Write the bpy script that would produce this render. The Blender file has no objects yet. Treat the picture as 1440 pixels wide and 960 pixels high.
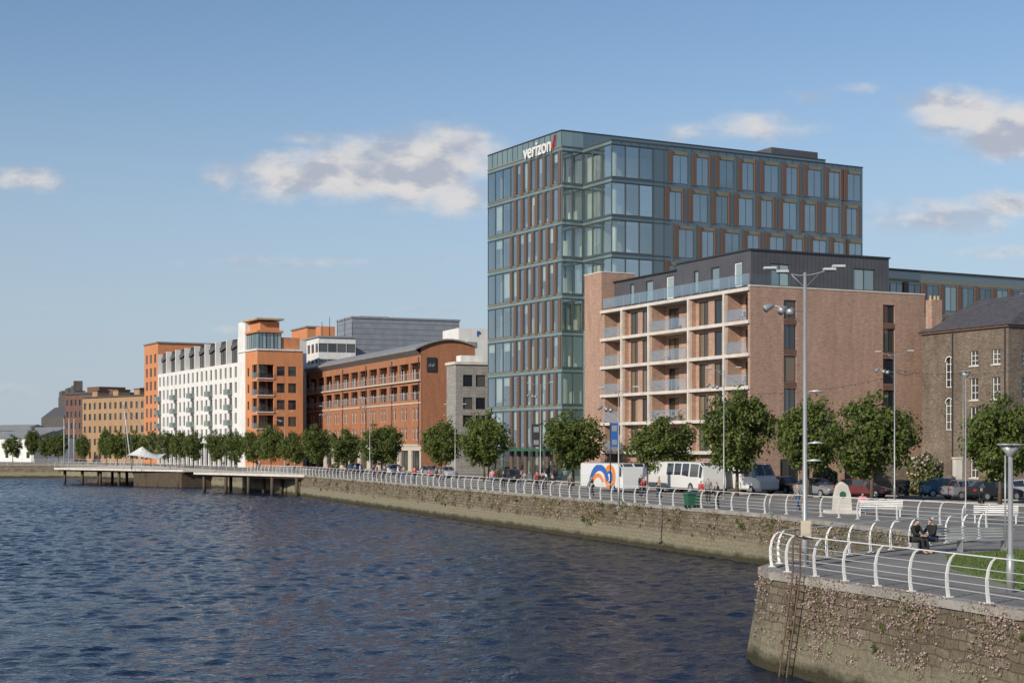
import bpy, math, random
import numpy as np
from mathutils import Vector, Matrix
R=random.Random(7)
scene=bpy.context.scene
F=2200.; CZ=3.9; HY=628.
def X(px,Y): return (px-720)/F*Y
def Zp(py,Y): return CZ+(HY-py)/F*Y
rad=math.radians
# ------------------------------------------------------------------ helpers
class MB:
    def __init__(s): s.v=[];s.f=[];s.m=[];s.uv=[]
    def face(s,pts,m=0,uv=None):
        i=len(s.v); s.v+=[tuple(p) for p in pts]; s.f.append(tuple(range(i,i+len(pts)))); s.m.append(m); s.uv.append(uv)
    def box(s,x0,x1,y0,y1,z0,z1,m=0):
        i=len(s.v)
        s.v+=[(x0,y0,z0),(x1,y0,z0),(x1,y1,z0),(x0,y1,z0),(x0,y0,z1),(x1,y0,z1),(x1,y1,z1),(x0,y1,z1)]
        for q in ((0,3,2,1),(4,5,6,7),(0,1,5,4),(1,2,6,5),(2,3,7,6),(3,0,4,7)):
            s.f.append(tuple(i+k for k in q)); s.m.append(m); s.uv.append(None)
    def tube(s,pts,rs,n=8,m=0,cap=True):
        pts=[Vector(p) for p in pts]
        if not hasattr(rs,'__len__'): rs=[rs]*len(pts)
        rings=[]
        up=Vector((0.03,0.02,1))
        for k,p in enumerate(pts):
            a=pts[max(0,k-1)];b=pts[min(len(pts)-1,k+1)]
            d=(b-a).normalized()
            r=up if abs(d.dot(up.normalized()))<.93 else Vector((1,0.1,0))
            e1=d.cross(r).normalized(); e2=d.cross(e1)
            i=len(s.v); rings.append(i)
            for j in range(n):
                t=2*math.pi*j/n
                q=p+(e1*math.cos(t)+e2*math.sin(t))*rs[k]; s.v.append(tuple(q))
        for k in range(len(rings)-1):
            a,b=rings[k],rings[k+1]
            for j in range(n):
                j2=(j+1)%n
                s.f.append((a+j,a+j2,b+j2,b+j)); s.m.append(m); s.uv.append(None)
        if cap:
            s.f.append(tuple(rings[0]+j for j in range(n))[::-1]); s.m.append(m); s.uv.append(None)
            s.f.append(tuple(rings[-1]+j for j in range(n))); s.m.append(m); s.uv.append(None)
    def mesh(s,name,mats,smooth=False):
        me=bpy.data.meshes.new(name); me.from_pydata(s.v,[],s.f)
        for m in mats: me.materials.append(m)
        me.polygons.foreach_set('material_index',s.m)
        if any(u for u in s.uv):
            l=me.uv_layers.new(name='UVMap')
            for p,u in zip(me.polygons,s.uv):
                if u:
                    for li,c in zip(p.loop_indices,u): l.data[li].uv=c
        if smooth: me.polygons.foreach_set('use_smooth',[True]*len(me.polygons))
        me.update(); return me
def obj(name,me,parent=None,loc=(0,0,0),rot=0):
    o=bpy.data.objects.new(name,me); scene.collection.objects.link(o)
    o.location=loc; o.rotation_euler=(0,0,rot)
    if parent: o.parent=parent
    return o
def tag(o,label,cat,group=None,kind=None):
    if label:o['label']=label
    if cat:o['category']=cat
    if group:o['group']=group
    if kind:o['kind']=kind
    return o
def empty(name,label,cat,loc=(0,0,0),rot=0,group=None):
    return tag(obj(name,None,None,loc,rot),label,cat,group)
# ------------------------------------------------------------------ materials
def nn(nt,t,**k):
    n=nt.nodes.new(t)
    for a,b in k.items(): setattr(n,a,b)
    return n
def setin(nt,sock,v):
    if isinstance(v,bpy.types.NodeSocket): nt.links.new(v,sock)
    else: sock.default_value=v
def M(nt,op,a,b=0.,c=0.,clamp=False):
    n=nn(nt,'ShaderNodeMath',operation=op,use_clamp=clamp)
    setin(nt,n.inputs[0],a);setin(nt,n.inputs[1],b);setin(nt,n.inputs[2],c)
    return n.outputs[0]
def mix(nt,f,a,b,mode='MIX'):
    n=nn(nt,'ShaderNodeMix',data_type='RGBA',blend_type=mode)
    c4=lambda v:(v[0],v[1],v[2],1) if isinstance(v,(tuple,list)) else v
    setin(nt,n.inputs[0],f);setin(nt,n.inputs[6],c4(a));setin(nt,n.inputs[7],c4(b))
    return n.outputs[2]
def noise(nt,vec,scale,detail=4,rough=.55):
    n=nn(nt,'ShaderNodeTexNoise'); n.inputs['Scale'].default_value=scale; n.inputs['Detail'].default_value=detail; n.inputs['Roughness'].default_value=rough
    if vec is not None: nt.links.new(vec,n.inputs['Vector'])
    return n.outputs['Fac']
def mapr(nt,v,a,b,c=0.,d=1.,smooth=False):
    n=nn(nt,'ShaderNodeMapRange'); n.interpolation_type='SMOOTHSTEP' if smooth else 'LINEAR'
    setin(nt,n.inputs[0],v)
    for i,q in enumerate((a,b,c,d)): setin(nt,n.inputs[1+i],q)
    return n.outputs[0]
def newmat(name):
    m=bpy.data.materials.new(name); m.use_nodes=True; nt=m.node_tree
    return m,nt,nt.nodes['Principled BSDF']
def bump(nt,p,h,strength,dist):
    b=nn(nt,'ShaderNodeBump'); b.inputs['Strength'].default_value=strength; b.inputs['Distance'].default_value=dist
    nt.links.new(h,b.inputs['Height']); nt.links.new(b.outputs[0],p.inputs['Normal'])
def pmat(name,col,rough=.7,metal=0,var=.18,sc=1.5,bmp=0,spec=.5):
    m,nt,p=newmat(name); tc=nn(nt,'ShaderNodeTexCoord')
    f=noise(nt,tc.outputs['Object'],sc,5)
    f2=mapr(nt,f,.3,.7,1-var,1+var)
    n=nn(nt,'ShaderNodeVectorMath',operation='SCALE'); n.inputs[0].default_value=col; nt.links.new(f2,n.inputs['Scale'])
    nt.links.new(n.outputs[0],p.inputs['Base Color'])
    p.inputs['Roughness'].default_value=rough;p.inputs['Metallic'].default_value=metal
    p.inputs['Specular IOR Level'].default_value=spec
    if bmp: bump(nt,p,noise(nt,tc.outputs['Object'],sc*6,4),.5,bmp)
    return m
def uvec(nt):
    tc=nn(nt,'ShaderNodeTexCoord'); s=nn(nt,'ShaderNodeSeparateXYZ'); nt.links.new(tc.outputs['Object'],s.inputs[0])
    u=M(nt,'ADD',s.outputs[0],s.outputs[1]); c=nn(nt,'ShaderNodeCombineXYZ'); nt.links.new(u,c.inputs[0]); nt.links.new(s.outputs[2],c.inputs[1])
    return c.outputs[0],tc.outputs['Object'],u,s.outputs[2]
def streaks(nt,u,z,amt=.14):
    c=nn(nt,'ShaderNodeCombineXYZ'); nt.links.new(u,c.inputs[0]); nt.links.new(M(nt,'MULTIPLY',z,.12),c.inputs[1])
    return mapr(nt,noise(nt,c.outputs[0],1.6,4,.6),.35,.7,1+amt*.4,1-amt)
def brickmat(name,c1,c2,mort,bw=.24,bh=.08,ms=.012,var=.08):
    m,nt,p=newmat(name); v,o,u,z=uvec(nt)
    b=nn(nt,'ShaderNodeTexBrick'); nt.links.new(v,b.inputs['Vector'])
    b.inputs['Scale'].default_value=1; b.inputs['Brick Width'].default_value=bw; b.inputs['Row Height'].default_value=bh; b.inputs['Mortar Size'].default_value=ms
    b.inputs['Color1'].default_value=(*c1,1);b.inputs['Color2'].default_value=(*c2,1);b.inputs['Mortar'].default_value=(*mort,1)
    f=mapr(nt,noise(nt,o,.35,6,.65),.3,.7,1-var,1+var)
    cc=nn(nt,'ShaderNodeCombineXYZ'); nt.links.new(M(nt,'MULTIPLY',u,1.3),cc.inputs[0]); nt.links.new(M(nt,'MULTIPLY',z,5.),cc.inputs[1])
    f3=mapr(nt,noise(nt,cc.outputs[0],1.6,5,.75),.3,.7,.76,1.24)
    f=M(nt,'MULTIPLY',f,streaks(nt,u,z))
    n=nn(nt,'ShaderNodeVectorMath',operation='SCALE'); nt.links.new(b.outputs[0],n.inputs[0]); nt.links.new(M(nt,'MULTIPLY',f,f3),n.inputs['Scale'])
    nt.links.new(n.outputs[0],p.inputs['Base Color']); p.inputs['Roughness'].default_value=.9
    p.inputs['Specular IOR Level'].default_value=.2
    return m
def rendermat(name,col,var=.07):
    m,nt,p=newmat(name); v,o,u,z=uvec(nt)
    f=M(nt,'MULTIPLY',mapr(nt,noise(nt,o,.4,5,.6),.3,.7,1-var,1+var),streaks(nt,u,z,.12))
    n=nn(nt,'ShaderNodeVectorMath',operation='SCALE'); n.inputs[0].default_value=col; nt.links.new(f,n.inputs['Scale'])
    nt.links.new(n.outputs[0],p.inputs['Base Color']); p.inputs['Roughness'].default_value=.85
    return m
def glassmat(name,c1,c2,ior=1.9,rough=.04,wob=.01):
    m,nt,p=newmat(name); oi=nn(nt,'ShaderNodeObjectInfo'); g=nn(nt,'ShaderNodeNewGeometry')
    r=M(nt,'FRACT',M(nt,'ADD',M(nt,'MULTIPLY',oi.outputs['Random'],7.3),M(nt,'MULTIPLY',g.outputs['Random Per Island'],3.1)))
    nt.links.new(mix(nt,M(nt,'POWER',r,1.8),c1,c2),p.inputs['Base Color'])
    p.inputs['Roughness'].default_value=rough; p.inputs['IOR'].default_value=ior
    bump(nt,p,noise(nt,g.outputs['Position'],.9,2),.3,wob)
    return m
def clearglass(name,tint,base=.14,gain=.9,gcol=(.88,.96,1.)):
    m=bpy.data.materials.new(name); m.use_nodes=True; nt=m.node_tree; nt.nodes.remove(nt.nodes['Principled BSDF'])
    g=nn(nt,'ShaderNodeNewGeometry'); t=nn(nt,'ShaderNodeBsdfTransparent'); t.inputs[0].default_value=(*tint,1)
    gl=nn(nt,'ShaderNodeBsdfGlossy'); gl.inputs['Color'].default_value=(*gcol,1); gl.inputs['Roughness'].default_value=.03
    bp=nn(nt,'ShaderNodeBump'); bp.inputs['Strength'].default_value=.3; bp.inputs['Distance'].default_value=.012; nt.links.new(noise(nt,g.outputs['Position'],.8,2),bp.inputs['Height']); nt.links.new(bp.outputs[0],gl.inputs['Normal'])
    fr=nn(nt,'ShaderNodeFresnel'); fr.inputs['IOR'].default_value=1.5
    oi=nn(nt,'ShaderNodeObjectInfo')
    f=M(nt,'ADD',M(nt,'MULTIPLY',fr.outputs[0],gain),M(nt,'MULTIPLY',M(nt,'ADD',M(nt,'MULTIPLY',oi.outputs['Random'],.8),.6),base),clamp=True)
    ms=nn(nt,'ShaderNodeMixShader'); nt.links.new(f,ms.inputs[0]); nt.links.new(t.outputs[0],ms.inputs[1]); nt.links.new(gl.outputs[0],ms.inputs[2]); nt.links.new(ms.outputs[0],nt.nodes['Material Output'].inputs[0])
    return m
def seammat(name,col,period=.5,rough=.5,horizontal=False):
    m,nt,p=newmat(name); v,o,u,z=uvec(nt)
    w=M(nt,'FRACT',M(nt,'DIVIDE',z if horizontal else u,period))
    rib=M(nt,'LESS_THAN',w,.12)
    base=mix(nt,mapr(nt,noise(nt,o,.6,3),.3,.7),tuple(c*.85 for c in col),tuple(c*1.15 for c in col))
    nt.links.new(mix(nt,rib,base,tuple(c*.55 for c in col)),p.inputs['Base Color'])
    p.inputs['Roughness'].default_value=rough
    return m
MT={}
MT['brick_pink']=brickmat('brick_pink',(.43,.235,.16),(.27,.135,.09),(.46,.37,.30),ms=.014)
MT['brick_orange']=brickmat('brick_orange',(.43,.165,.075),(.33,.12,.055),(.36,.21,.14))
MT['brick_dark']=brickmat('brick_dark',(.20,.10,.07),(.13,.06,.045),(.16,.12,.10))
MT['brick_ochre']=brickmat('brick_ochre',(.43,.26,.14),(.33,.19,.10),(.36,.27,.18))
MT['brick_yellow']=brickmat('brick_yellow',(.23,.18,.135),(.11,.085,.065),(.18,.155,.13),var=.25)
MT['castle']=brickmat('castle_stone',(.13,.12,.11),(.09,.08,.075),(.1,.09,.08),bw=.8,bh=.4)
MT['stone']=brickmat('stone',(.36,.34,.31),(.29,.27,.25),(.2,.19,.18),bw=.9,bh=.4,ms=.02)
MT['orange']=rendermat('orange_render',(.58,.24,.105))
MT['white']=rendermat('white_render',(.72,.71,.68))
MT['concrete']=pmat('pale_concrete',(.60,.56,.50),.85,var=.14,sc=1)
MT['cream']=pmat('cream_stone',(.52,.46,.37),.85,var=.1)
MT['grey']=pmat('grey_paint',(.25,.26,.27),.6)
MT['dark']=pmat('dark_metal',(.035,.038,.042),.45,var=.1)
MT['seam']=seammat('zinc_seam_cladding',(.085,.085,.095),.45)
MT['greypanel']=seammat('grey_metal_panels',(.23,.25,.28),1.2,.45,True)
MT['slate']=pmat('slate_roof',(.075,.072,.08),.7,var=.3,sc=2,bmp=.03)
MT['roofgrey']=seammat('grey_sheet_roof',(.27,.27,.26),.6,.5)
MT['frame_dark']=pmat('window_frame_dark',(.04,.042,.045),.5,var=.05)
MT['frame_white']=pmat('window_frame_white',(.7,.7,.68),.5,var=.05)
MT['frame_teal']=pmat('window_frame_teal',(.06,.08,.085),.4,var=.05)
MT['glass']=glassmat('window_glass',(.015,.02,.028),(.10,.10,.09),1.9)
MT['glass_a']=glassmat('green_curtain_glass',(.11,.17,.19),(.30,.38,.37),2.3)
MT['glass_b']=glassmat('blue_curtain_glass',(.015,.045,.075),(.12,.19,.21),2.2)
MT['clear_a']=clearglass('clear_green_glass',(.84,.93,.88),.40)
MT['clear_b']=clearglass('clear_blue_glass',(.62,.74,.76),.36)
MT['railglass']=clearglass('balcony_glass',(.93,.97,.96),.02,.4)
MT['spandrel']=glassmat('blue_spandrel_glass',(.04,.065,.075),(.06,.09,.10),2.4,.08)
MT['spandrel_a']=glassmat('green_spandrel_glass',(.13,.19,.19),(.17,.235,.23),2.5,.08)
MT['interior']=pmat('office_interior',(.74,.72,.66),.9,var=.12,sc=.4)
MT['blind']=pmat('window_blind',(.66,.66,.62),.9,var=.08)
MT['glass_warm']=glassmat('curtained_glass',(.03,.025,.02),(.28,.20,.13),1.6)
MT['olive']=pmat('olive_strip',(.21,.185,.12),.5,var=.12)
MT['white_paint']=pmat('white_paint',(.70,.70,.68),.45,var=.1,sc=3)
MT['rail_grey']=pmat('light_grey_rail_paint',(.55,.56,.56),.35,.2,var=.08)
MT['steel']=pmat('galvanised_steel',(.36,.37,.37),.45,.4,var=.12)
MT['brownpole']=pmat('rusty_brown_metal',(.10,.055,.035),.6)
MT['black']=pmat('black_rubber',(.02,.02,.02),.8)
MT['red']=pmat('red_paint',(.6,.02,.02),.4,var=.02)
MT['blue']=pmat('blue_paint',(.03,.12,.4),.4,var=.02)
MT['orange_paint']=pmat('orange_paint',(.75,.22,.03),.4,var=.02)
MT['green_paint']=pmat('green_paint',(.03,.12,.07),.5)
MT['bark']=pmat('bark',(.11,.08,.055),.9,var=.3,sc=6,bmp=.02)
MT['pile']=pmat('wet_timber_pile',(.075,.055,.035),.7,var=.3,sc=3)
MT['tan']=pmat('tan_roof_sheet',(.45,.33,.2),.7)
MT['green_glass']=glassmat('tinted_green_balcony_glass',(.16,.21,.19),(.22,.27,.24),1.6)
def lattice():
    m,nt,p=newmat('perforated_brown_brick'); v,o,u,z=uvec(nt)
    ch=nn(nt,'ShaderNodeTexChecker'); nt.links.new(v,ch.inputs['Vector']); ch.inputs['Scale'].default_value=5.5
    ch.inputs['Color1'].default_value=(.19,.115,.085,1); ch.inputs['Color2'].default_value=(.085,.05,.04,1)
    nt.links.new(mix(nt,mapr(nt,noise(nt,o,.7,3),.3,.7,0,.4),ch.outputs[0],(.14,.10,.08)),p.inputs['Base Color'])
    p.inputs['Roughness'].default_value=.85
    return m
MT['lattice']=lattice()
def leafmat(name,c1,c2,tr=.25):
    m,nt,p=newmat(name); g=nn(nt,'ShaderNodeNewGeometry'); tc=nn(nt,'ShaderNodeTexCoord'); oi=nn(nt,'ShaderNodeObjectInfo')
    f=M(nt,'ADD',M(nt,'MULTIPLY',g.outputs['Random Per Island'],.6),M(nt,'MULTIPLY',mapr(nt,noise(nt,tc.outputs['Object'],.8,2),.3,.7),.4))
    f=M(nt,'ADD',f,M(nt,'MULTIPLY',oi.outputs['Random'],.15))
    col=mix(nt,f,c1,c2)
    nt.links.new(col,p.inputs['Base Color']); p.inputs['Roughness'].default_value=.6; p.inputs['Specular IOR Level'].default_value=.3
    t=nn(nt,'ShaderNodeBsdfTranslucent'); nt.links.new(col,t.inputs[0])
    ms=nn(nt,'ShaderNodeMixShader'); ms.inputs[0].default_value=tr
    nt.links.new(p.outputs[0],ms.inputs[1]);nt.links.new(t.outputs[0],ms.inputs[2])
    nt.links.new(ms.outputs[0],nt.nodes['Material Output'].inputs[0])
    return m
MT['leaf']=leafmat('tree_leaves',(.06,.09,.022),(.16,.20,.05),.35)
MT['weed']=leafmat('wall_weed_leaves',(.12,.11,.045),(.30,.26,.13))
MT['flower']=leafmat('pale_pink_wall_flowers',(.36,.25,.23),(.60,.48,.46))
def quaymat(name='quay_masonry'):
    m,nt,p=newmat(name); tc=nn(nt,'ShaderNodeTexCoord'); g=nn(nt,'ShaderNodeNewGeometry')
    s=nn(nt,'ShaderNodeSeparateXYZ'); nt.links.new(g.outputs['Position'],s.inputs[0]); z=s.outputs[2]
    br=nn(nt,'ShaderNodeTexBrick')
    w=nn(nt,'ShaderNodeVectorMath',operation='ADD'); nz=nn(nt,'ShaderNodeTexNoise'); nz.inputs['Scale'].default_value=1.3; nz.inputs['Detail'].default_value=3
    nt.links.new(tc.outputs['UV'],nz.inputs['Vector']); sc=nn(nt,'ShaderNodeVectorMath',operation='SCALE'); nt.links.new(nz.outputs['Color'],sc.inputs[0]); sc.inputs['Scale'].default_value=.26
    nt.links.new(tc.outputs['UV'],w.inputs[0]); nt.links.new(sc.outputs[0],w.inputs[1]); nt.links.new(w.outputs[0],br.inputs['Vector'])
    br.inputs['Scale'].default_value=1;br.inputs['Brick Width'].default_value=.62;br.inputs['Row Height'].default_value=.26;br.inputs['Mortar Size'].default_value=.018
    br.inputs['Color1'].default_value=(.32,.275,.21,1);br.inputs['Color2'].default_value=(.17,.14,.10,1);br.inputs['Mortar'].default_value=(.085,.07,.05,1)
    big=noise(nt,tc.outputs['UV'],.45,6,.7)
    fine=noise(nt,tc.outputs['UV'],4.5,7,.8)
    col=mix(nt,mapr(nt,fine,.35,.65,0,.6),br.outputs[0],(.24,.195,.135))
    col=mix(nt,mapr(nt,fine,.52,.68,0,.75),col,(.085,.07,.045))
    col=mix(nt,mapr(nt,big,.48,.66,0,.7),col,(.12,.095,.055))
    zz=M(nt,'ADD',z,M(nt,'MULTIPLY',M(nt,'SUBTRACT',big,.5),.9))
    low=mapr(nt,zz,-1.5,-1.85,0,1)
    tide=mix(nt,mapr(nt,fine,.35,.65),(.38,.345,.25),(.21,.19,.12))
    col=mix(nt,M(nt,'MULTIPLY',low,.85),col,tide)
    wet=mapr(nt,zz,-2.35,-2.65,0,1)
    col=mix(nt,M(nt,'MULTIPLY',wet,.9),col,(.045,.042,.022))
    nt.links.new(col,p.inputs['Base Color']); p.inputs['Roughness'].default_value=.9; p.inputs['Specular IOR Level'].default_value=.2
    bump(nt,p,M(nt,'ADD',M(nt,'MULTIPLY',br.outputs['Fac'],-.8),M(nt,'MULTIPLY',fine,1.6)),1.,.09)
    return m
MT['quay']=quaymat()
def groundmat(name,c,slab=.6,var=.2):
    m,nt,p=newmat(name); tc=nn(nt,'ShaderNodeTexCoord')
    br=nn(nt,'ShaderNodeTexBrick'); nt.links.new(tc.outputs['Object'],br.inputs['Vector'])
    br.inputs['Scale'].default_value=1;br.inputs['Brick Width'].default_value=slab*2;br.inputs['Row Height'].default_value=slab;br.inputs['Mortar Size'].default_value=.015
    br.inputs['Color1'].default_value=(*c,1);br.inputs['Color2'].default_value=(*[x*.85 for x in c],1);br.inputs['Mortar'].default_value=(*[x*.5 for x in c],1)
    f=mapr(nt,noise(nt,tc.outputs['Object'],.25,6,.65),.3,.7,1-var,1+var)
    n=nn(nt,'ShaderNodeVectorMath',operation='SCALE'); nt.links.new(br.outputs[0],n.inputs[0]); nt.links.new(f,n.inputs['Scale'])
    nt.links.new(n.outputs[0],p.inputs['Base Color']); p.inputs['Roughness'].default_value=.85
    return m
MT['paving']=groundmat('promenade_paving',(.24,.225,.20))
MT['asphalt']=pmat('asphalt',(.05,.05,.052),.9,var=.25,sc=.6)
MT['grass']=pmat('lawn_grass',(.13,.20,.035),.9,var=.35,sc=3,bmp=.04)
MT['coping']=pmat('granite_coping',(.30,.28,.25),.85,var=.25,sc=1.5)
def watermat():
    m,nt,p=newmat('river_water'); tc=nn(nt,'ShaderNodeTexCoord')
    b=noise(nt,tc.outputs['Object'],3.6,3,.6)
    p.inputs['Base Color'].default_value=(.006,.013,.036,1); p.inputs['Roughness'].default_value=.06; p.inputs['IOR'].default_value=1.21
    bump(nt,p,b,1.,.09)
    return m
MT['water']=watermat()
# ------------------------------------------------------------------ world, sun, camera
SUNH=Vector((-.635,-.772,0)).normalized(); EL=rad(27)
w=bpy.data.worlds.new('World'); scene.world=w; w.use_nodes=True; nt=w.node_tree
bg=nt.nodes['Background']; sky=nn(nt,'ShaderNodeTexSky'); sky.sky_type='NISHITA'; sky.sun_disc=False
sky.sun_elevation=EL; sky.sun_rotation=math.atan2(SUNH.x,SUNH.y)%(2*math.pi); sky.altitude=0; sky.air_density=1.; sky.dust_density=.2; sky.ozone_density=3.
tc=nn(nt,'ShaderNodeTexCoord'); sp=nn(nt,'ShaderNodeSeparateXYZ'); nt.links.new(tc.outputs['Generated'],sp.inputs[0])
yy=M(nt,'MAXIMUM',M(nt,'ABSOLUTE',sp.outputs[1]),.15); a=M(nt,'DIVIDE',sp.outputs[0],yy); e=M(nt,'DIVIDE',sp.outputs[2],yy)
cv=nn(nt,'ShaderNodeCombineXYZ'); nt.links.new(a,cv.inputs[0]); nt.links.new(M(nt,'MULTIPLY',e,1.9),cv.inputs[1])
cv2=nn(nt,'ShaderNodeVectorMath',operation='ADD'); nt.links.new(cv.outputs[0],cv2.inputs[0]); cv2.inputs[1].default_value=(-.008,.018,0)
n1=noise(nt,cv.outputs[0],18,11,.62); n2=noise(nt,cv2.outputs[0],14,9,.56)
n1b=noise(nt,cv.outputs[0],14,9,.56)
clouds=[(590,235,135,62,1.3),(500,245,120,50,1.2),(400,250,90,38,1.05),(650,275,75,35,1.05),(310,250,45,22,.85),(30,255,80,24,.75),(1350,160,100,42,1.15),(1420,185,90,48,1.25),(1310,310,115,32,.9),(1430,285,80,22,.85),
 (1075,182,100,28,.75),(960,185,75,22,.65),(370,368,200,14,.55),(60,432,45,10,.45),(140,470,36,11,.5),(20,550,70,18,.65),(320,463,36,11,.5),(620,435,90,10,.48),(1215,123,50,12,.5),(440,195,60,14,.55),(1400,355,90,14,.62),(600,360,120,14,.4),(240,270,90,14,.42),(1140,135,50,14,.45)]
mask=None
for px,py,rx,ry,st in clouds:
    da=M(nt,'DIVIDE',M(nt,'SUBTRACT',a,(px-720)/F),rx/F); de=M(nt,'DIVIDE',M(nt,'SUBTRACT',e,(HY-py)/F),ry/F)
    d=M(nt,'SQRT',M(nt,'ADD',M(nt,'MULTIPLY',da,da),M(nt,'MULTIPLY',de,de)))
    v=M(nt,'MULTIPLY',mapr(nt,d,1.6,0.,0.,1.15,True),st)
    mask=v if mask is None else M(nt,'MAXIMUM',mask,v)
den=M(nt,'SUBTRACT',M(nt,'ADD',mask,M(nt,'MULTIPLY',M(nt,'SUBTRACT',n1,.5),2.3)),.26)
alpha=mapr(nt,den,-.05,1.05,0.,.9,True)
alpha=M(nt,'MULTIPLY',alpha,mapr(nt,mask,.02,.5,0,1,True))
lit=mapr(nt,M(nt,'SUBTRACT',n1b,n2),-.09,.07,0.,1.,True)
ccol=mix(nt,lit,(4.0,4.2,4.9),(6.7,6.4,6.2))
hz=mapr(nt,M(nt,'ABSOLUTE',sp.outputs[2]),0.,.28,1.,0.,True)
skyc=mix(nt,M(nt,'MULTIPLY',hz,.85),sky.outputs[0],(3.7,4.4,5.4))
nt.links.new(mix(nt,alpha,skyc,ccol),bg.inputs[0]); bg.inputs[1].default_value=.110
sl=bpy.data.lights.new('sun','SUN'); sl.energy=4.3; sl.angle=rad(.5); sl.color=(1,.90,.76)
so=bpy.data.objects.new('sun',sl); scene.collection.objects.link(so)
sv=Vector((SUNH.x*math.cos(EL),SUNH.y*math.cos(EL),math.sin(EL))); so.rotation_euler=sv.to_track_quat('Z','Y').to_euler()
cam=bpy.data.cameras.new('camera'); co=bpy.data.objects.new('camera',cam); scene.collection.objects.link(co)
co.location=(0,0,CZ); co.rotation_euler=(rad(90),0,0); cam.lens=F/1440*36; cam.sensor_width=36; cam.shift_y=(HY-480)/1440; cam.clip_end=9000; cam.clip_start=.1
scene.camera=co
scene.view_settings.view_transform='Standard'; scene.view_settings.look='None'; scene.view_settings.exposure=0
# ------------------------------------------------------------------ ground, water, quay
WZ=-2.9
edge=[(-900,354),(-100,347),(-88,338),(-76,320),(-30,220),(14.5,91),(17.0,79),(19.5,66),(8.7,52.2),(8.0,50.4),(8.05,48.5),(12.1,37),(16.5,24.5),(26,-5)]
mb=MB(); poly=[(x,y,0) for x,y in edge]+[(60,-80,0),(3500,-80,0),(6000,8000,0),(-6000,8000,0),(-6000,354,0)]
from mathutils.geometry import tessellate_polygon
for t in tessellate_polygon([[Vector(p) for p in poly]]): mb.face([poly[i] for i in t])
tag(obj('ground',mb.mesh('ground',[MT['paving']])),'grey paved promenade ground beside the river',None,kind='structure')
def water():
    rs=np.random.RandomState(3)
    xs=np.arange(-126,27,.25); ys=np.arange(30,353,.25); gx,gy=np.meshgrid(xs,ys); z=np.zeros_like(gx)
    n=40; wl=np.exp(rs.uniform(np.log(.65),np.log(2.1),n)); th=np.radians(-70)+rs.normal(0,.7,n); ph=rs.uniform(0,6.28,n)
    wx=.5*np.sin(.21*gx+.13*gy)+.4*np.sin(.37*gy-.11*gx+2); wy=.5*np.sin(.19*gy-.23*gx+1)+.3*np.sin(.5*gx+4)
    for l,t,p in zip(wl,th,ph):
        k=2*np.pi/l; z+=(.165/k/np.sqrt(n/2))*np.sin(k*(np.cos(t)*(gx+wx)+np.sin(t)*(gy+wy))+p)
    mod=.9+.25*np.sin(.05*gx+.031*gy+1)*np.sin(.023*gx-.041*gy)
    z=z*mod+WZ; h,wd=gx.shape
    v=np.stack([gx,gy,z],-1).reshape(-1,3); i=np.arange(h*wd).reshape(h,wd)
    q=np.stack([i[:-1,:-1],i[:-1,1:],i[1:,1:],i[1:,:-1]],-1).reshape(-1,4)
    x0,x1,y0,y1=xs[0],xs[-1],ys[0],ys[-1]; B=[(-6000,-300,x1,y0),(-6000,y0,x0,y1),(-6000,y1,x1,420),(x1,-300,70,420)]
    ev=[];eq=[]; nb=len(v)
    for a0,b0,a1,b1 in B: k=nb+len(ev); ev+=[(a0,b0,WZ),(a1,b0,WZ),(a1,b1,WZ),(a0,b1,WZ)]; eq.append((k,k+1,k+2,k+3))
    V=np.concatenate([v,np.array(ev)]).astype(np.float32); Q=np.concatenate([q,np.array(eq)]).astype(np.int32)
    me=bpy.data.meshes.new('water'); me.vertices.add(len(V)); me.vertices.foreach_set('co',V.ravel()); me.loops.add(len(Q)*4); me.loops.foreach_set('vertex_index',Q.ravel())
    me.polygons.add(len(Q)); me.polygons.foreach_set('loop_start',np.arange(0,len(Q)*4,4,dtype=np.int32)); me.update(calc_edges=True)
    me.polygons.foreach_set('use_smooth',np.ones(len(Q),dtype=bool)); me.materials.append(MT['water'])
    tag(obj('river_water',me),'deep blue rippled river water',None,kind='structure')
water()
def offs(pts,d):
    out=[]
    for i,p in enumerate(pts):
        a=Vector(pts[max(0,i-1)]);b=Vector(pts[min(len(pts)-1,i+1)]); t=(b-a).normalized(); n=Vector((t.y,-t.x))
        out.append((p[0]+n.x*d,p[1]+n.y*d))
    return out
def resample(pts,step):
    out=[Vector(pts[0])]
    for a,b in zip(pts,pts[1:]):
        a=Vector(a);b=Vector(b);n=max(1,int(round((b-a).length/step)))
        for i in range(1,n+1): out.append(a+(b-a)*i/n)
    return out
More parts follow.
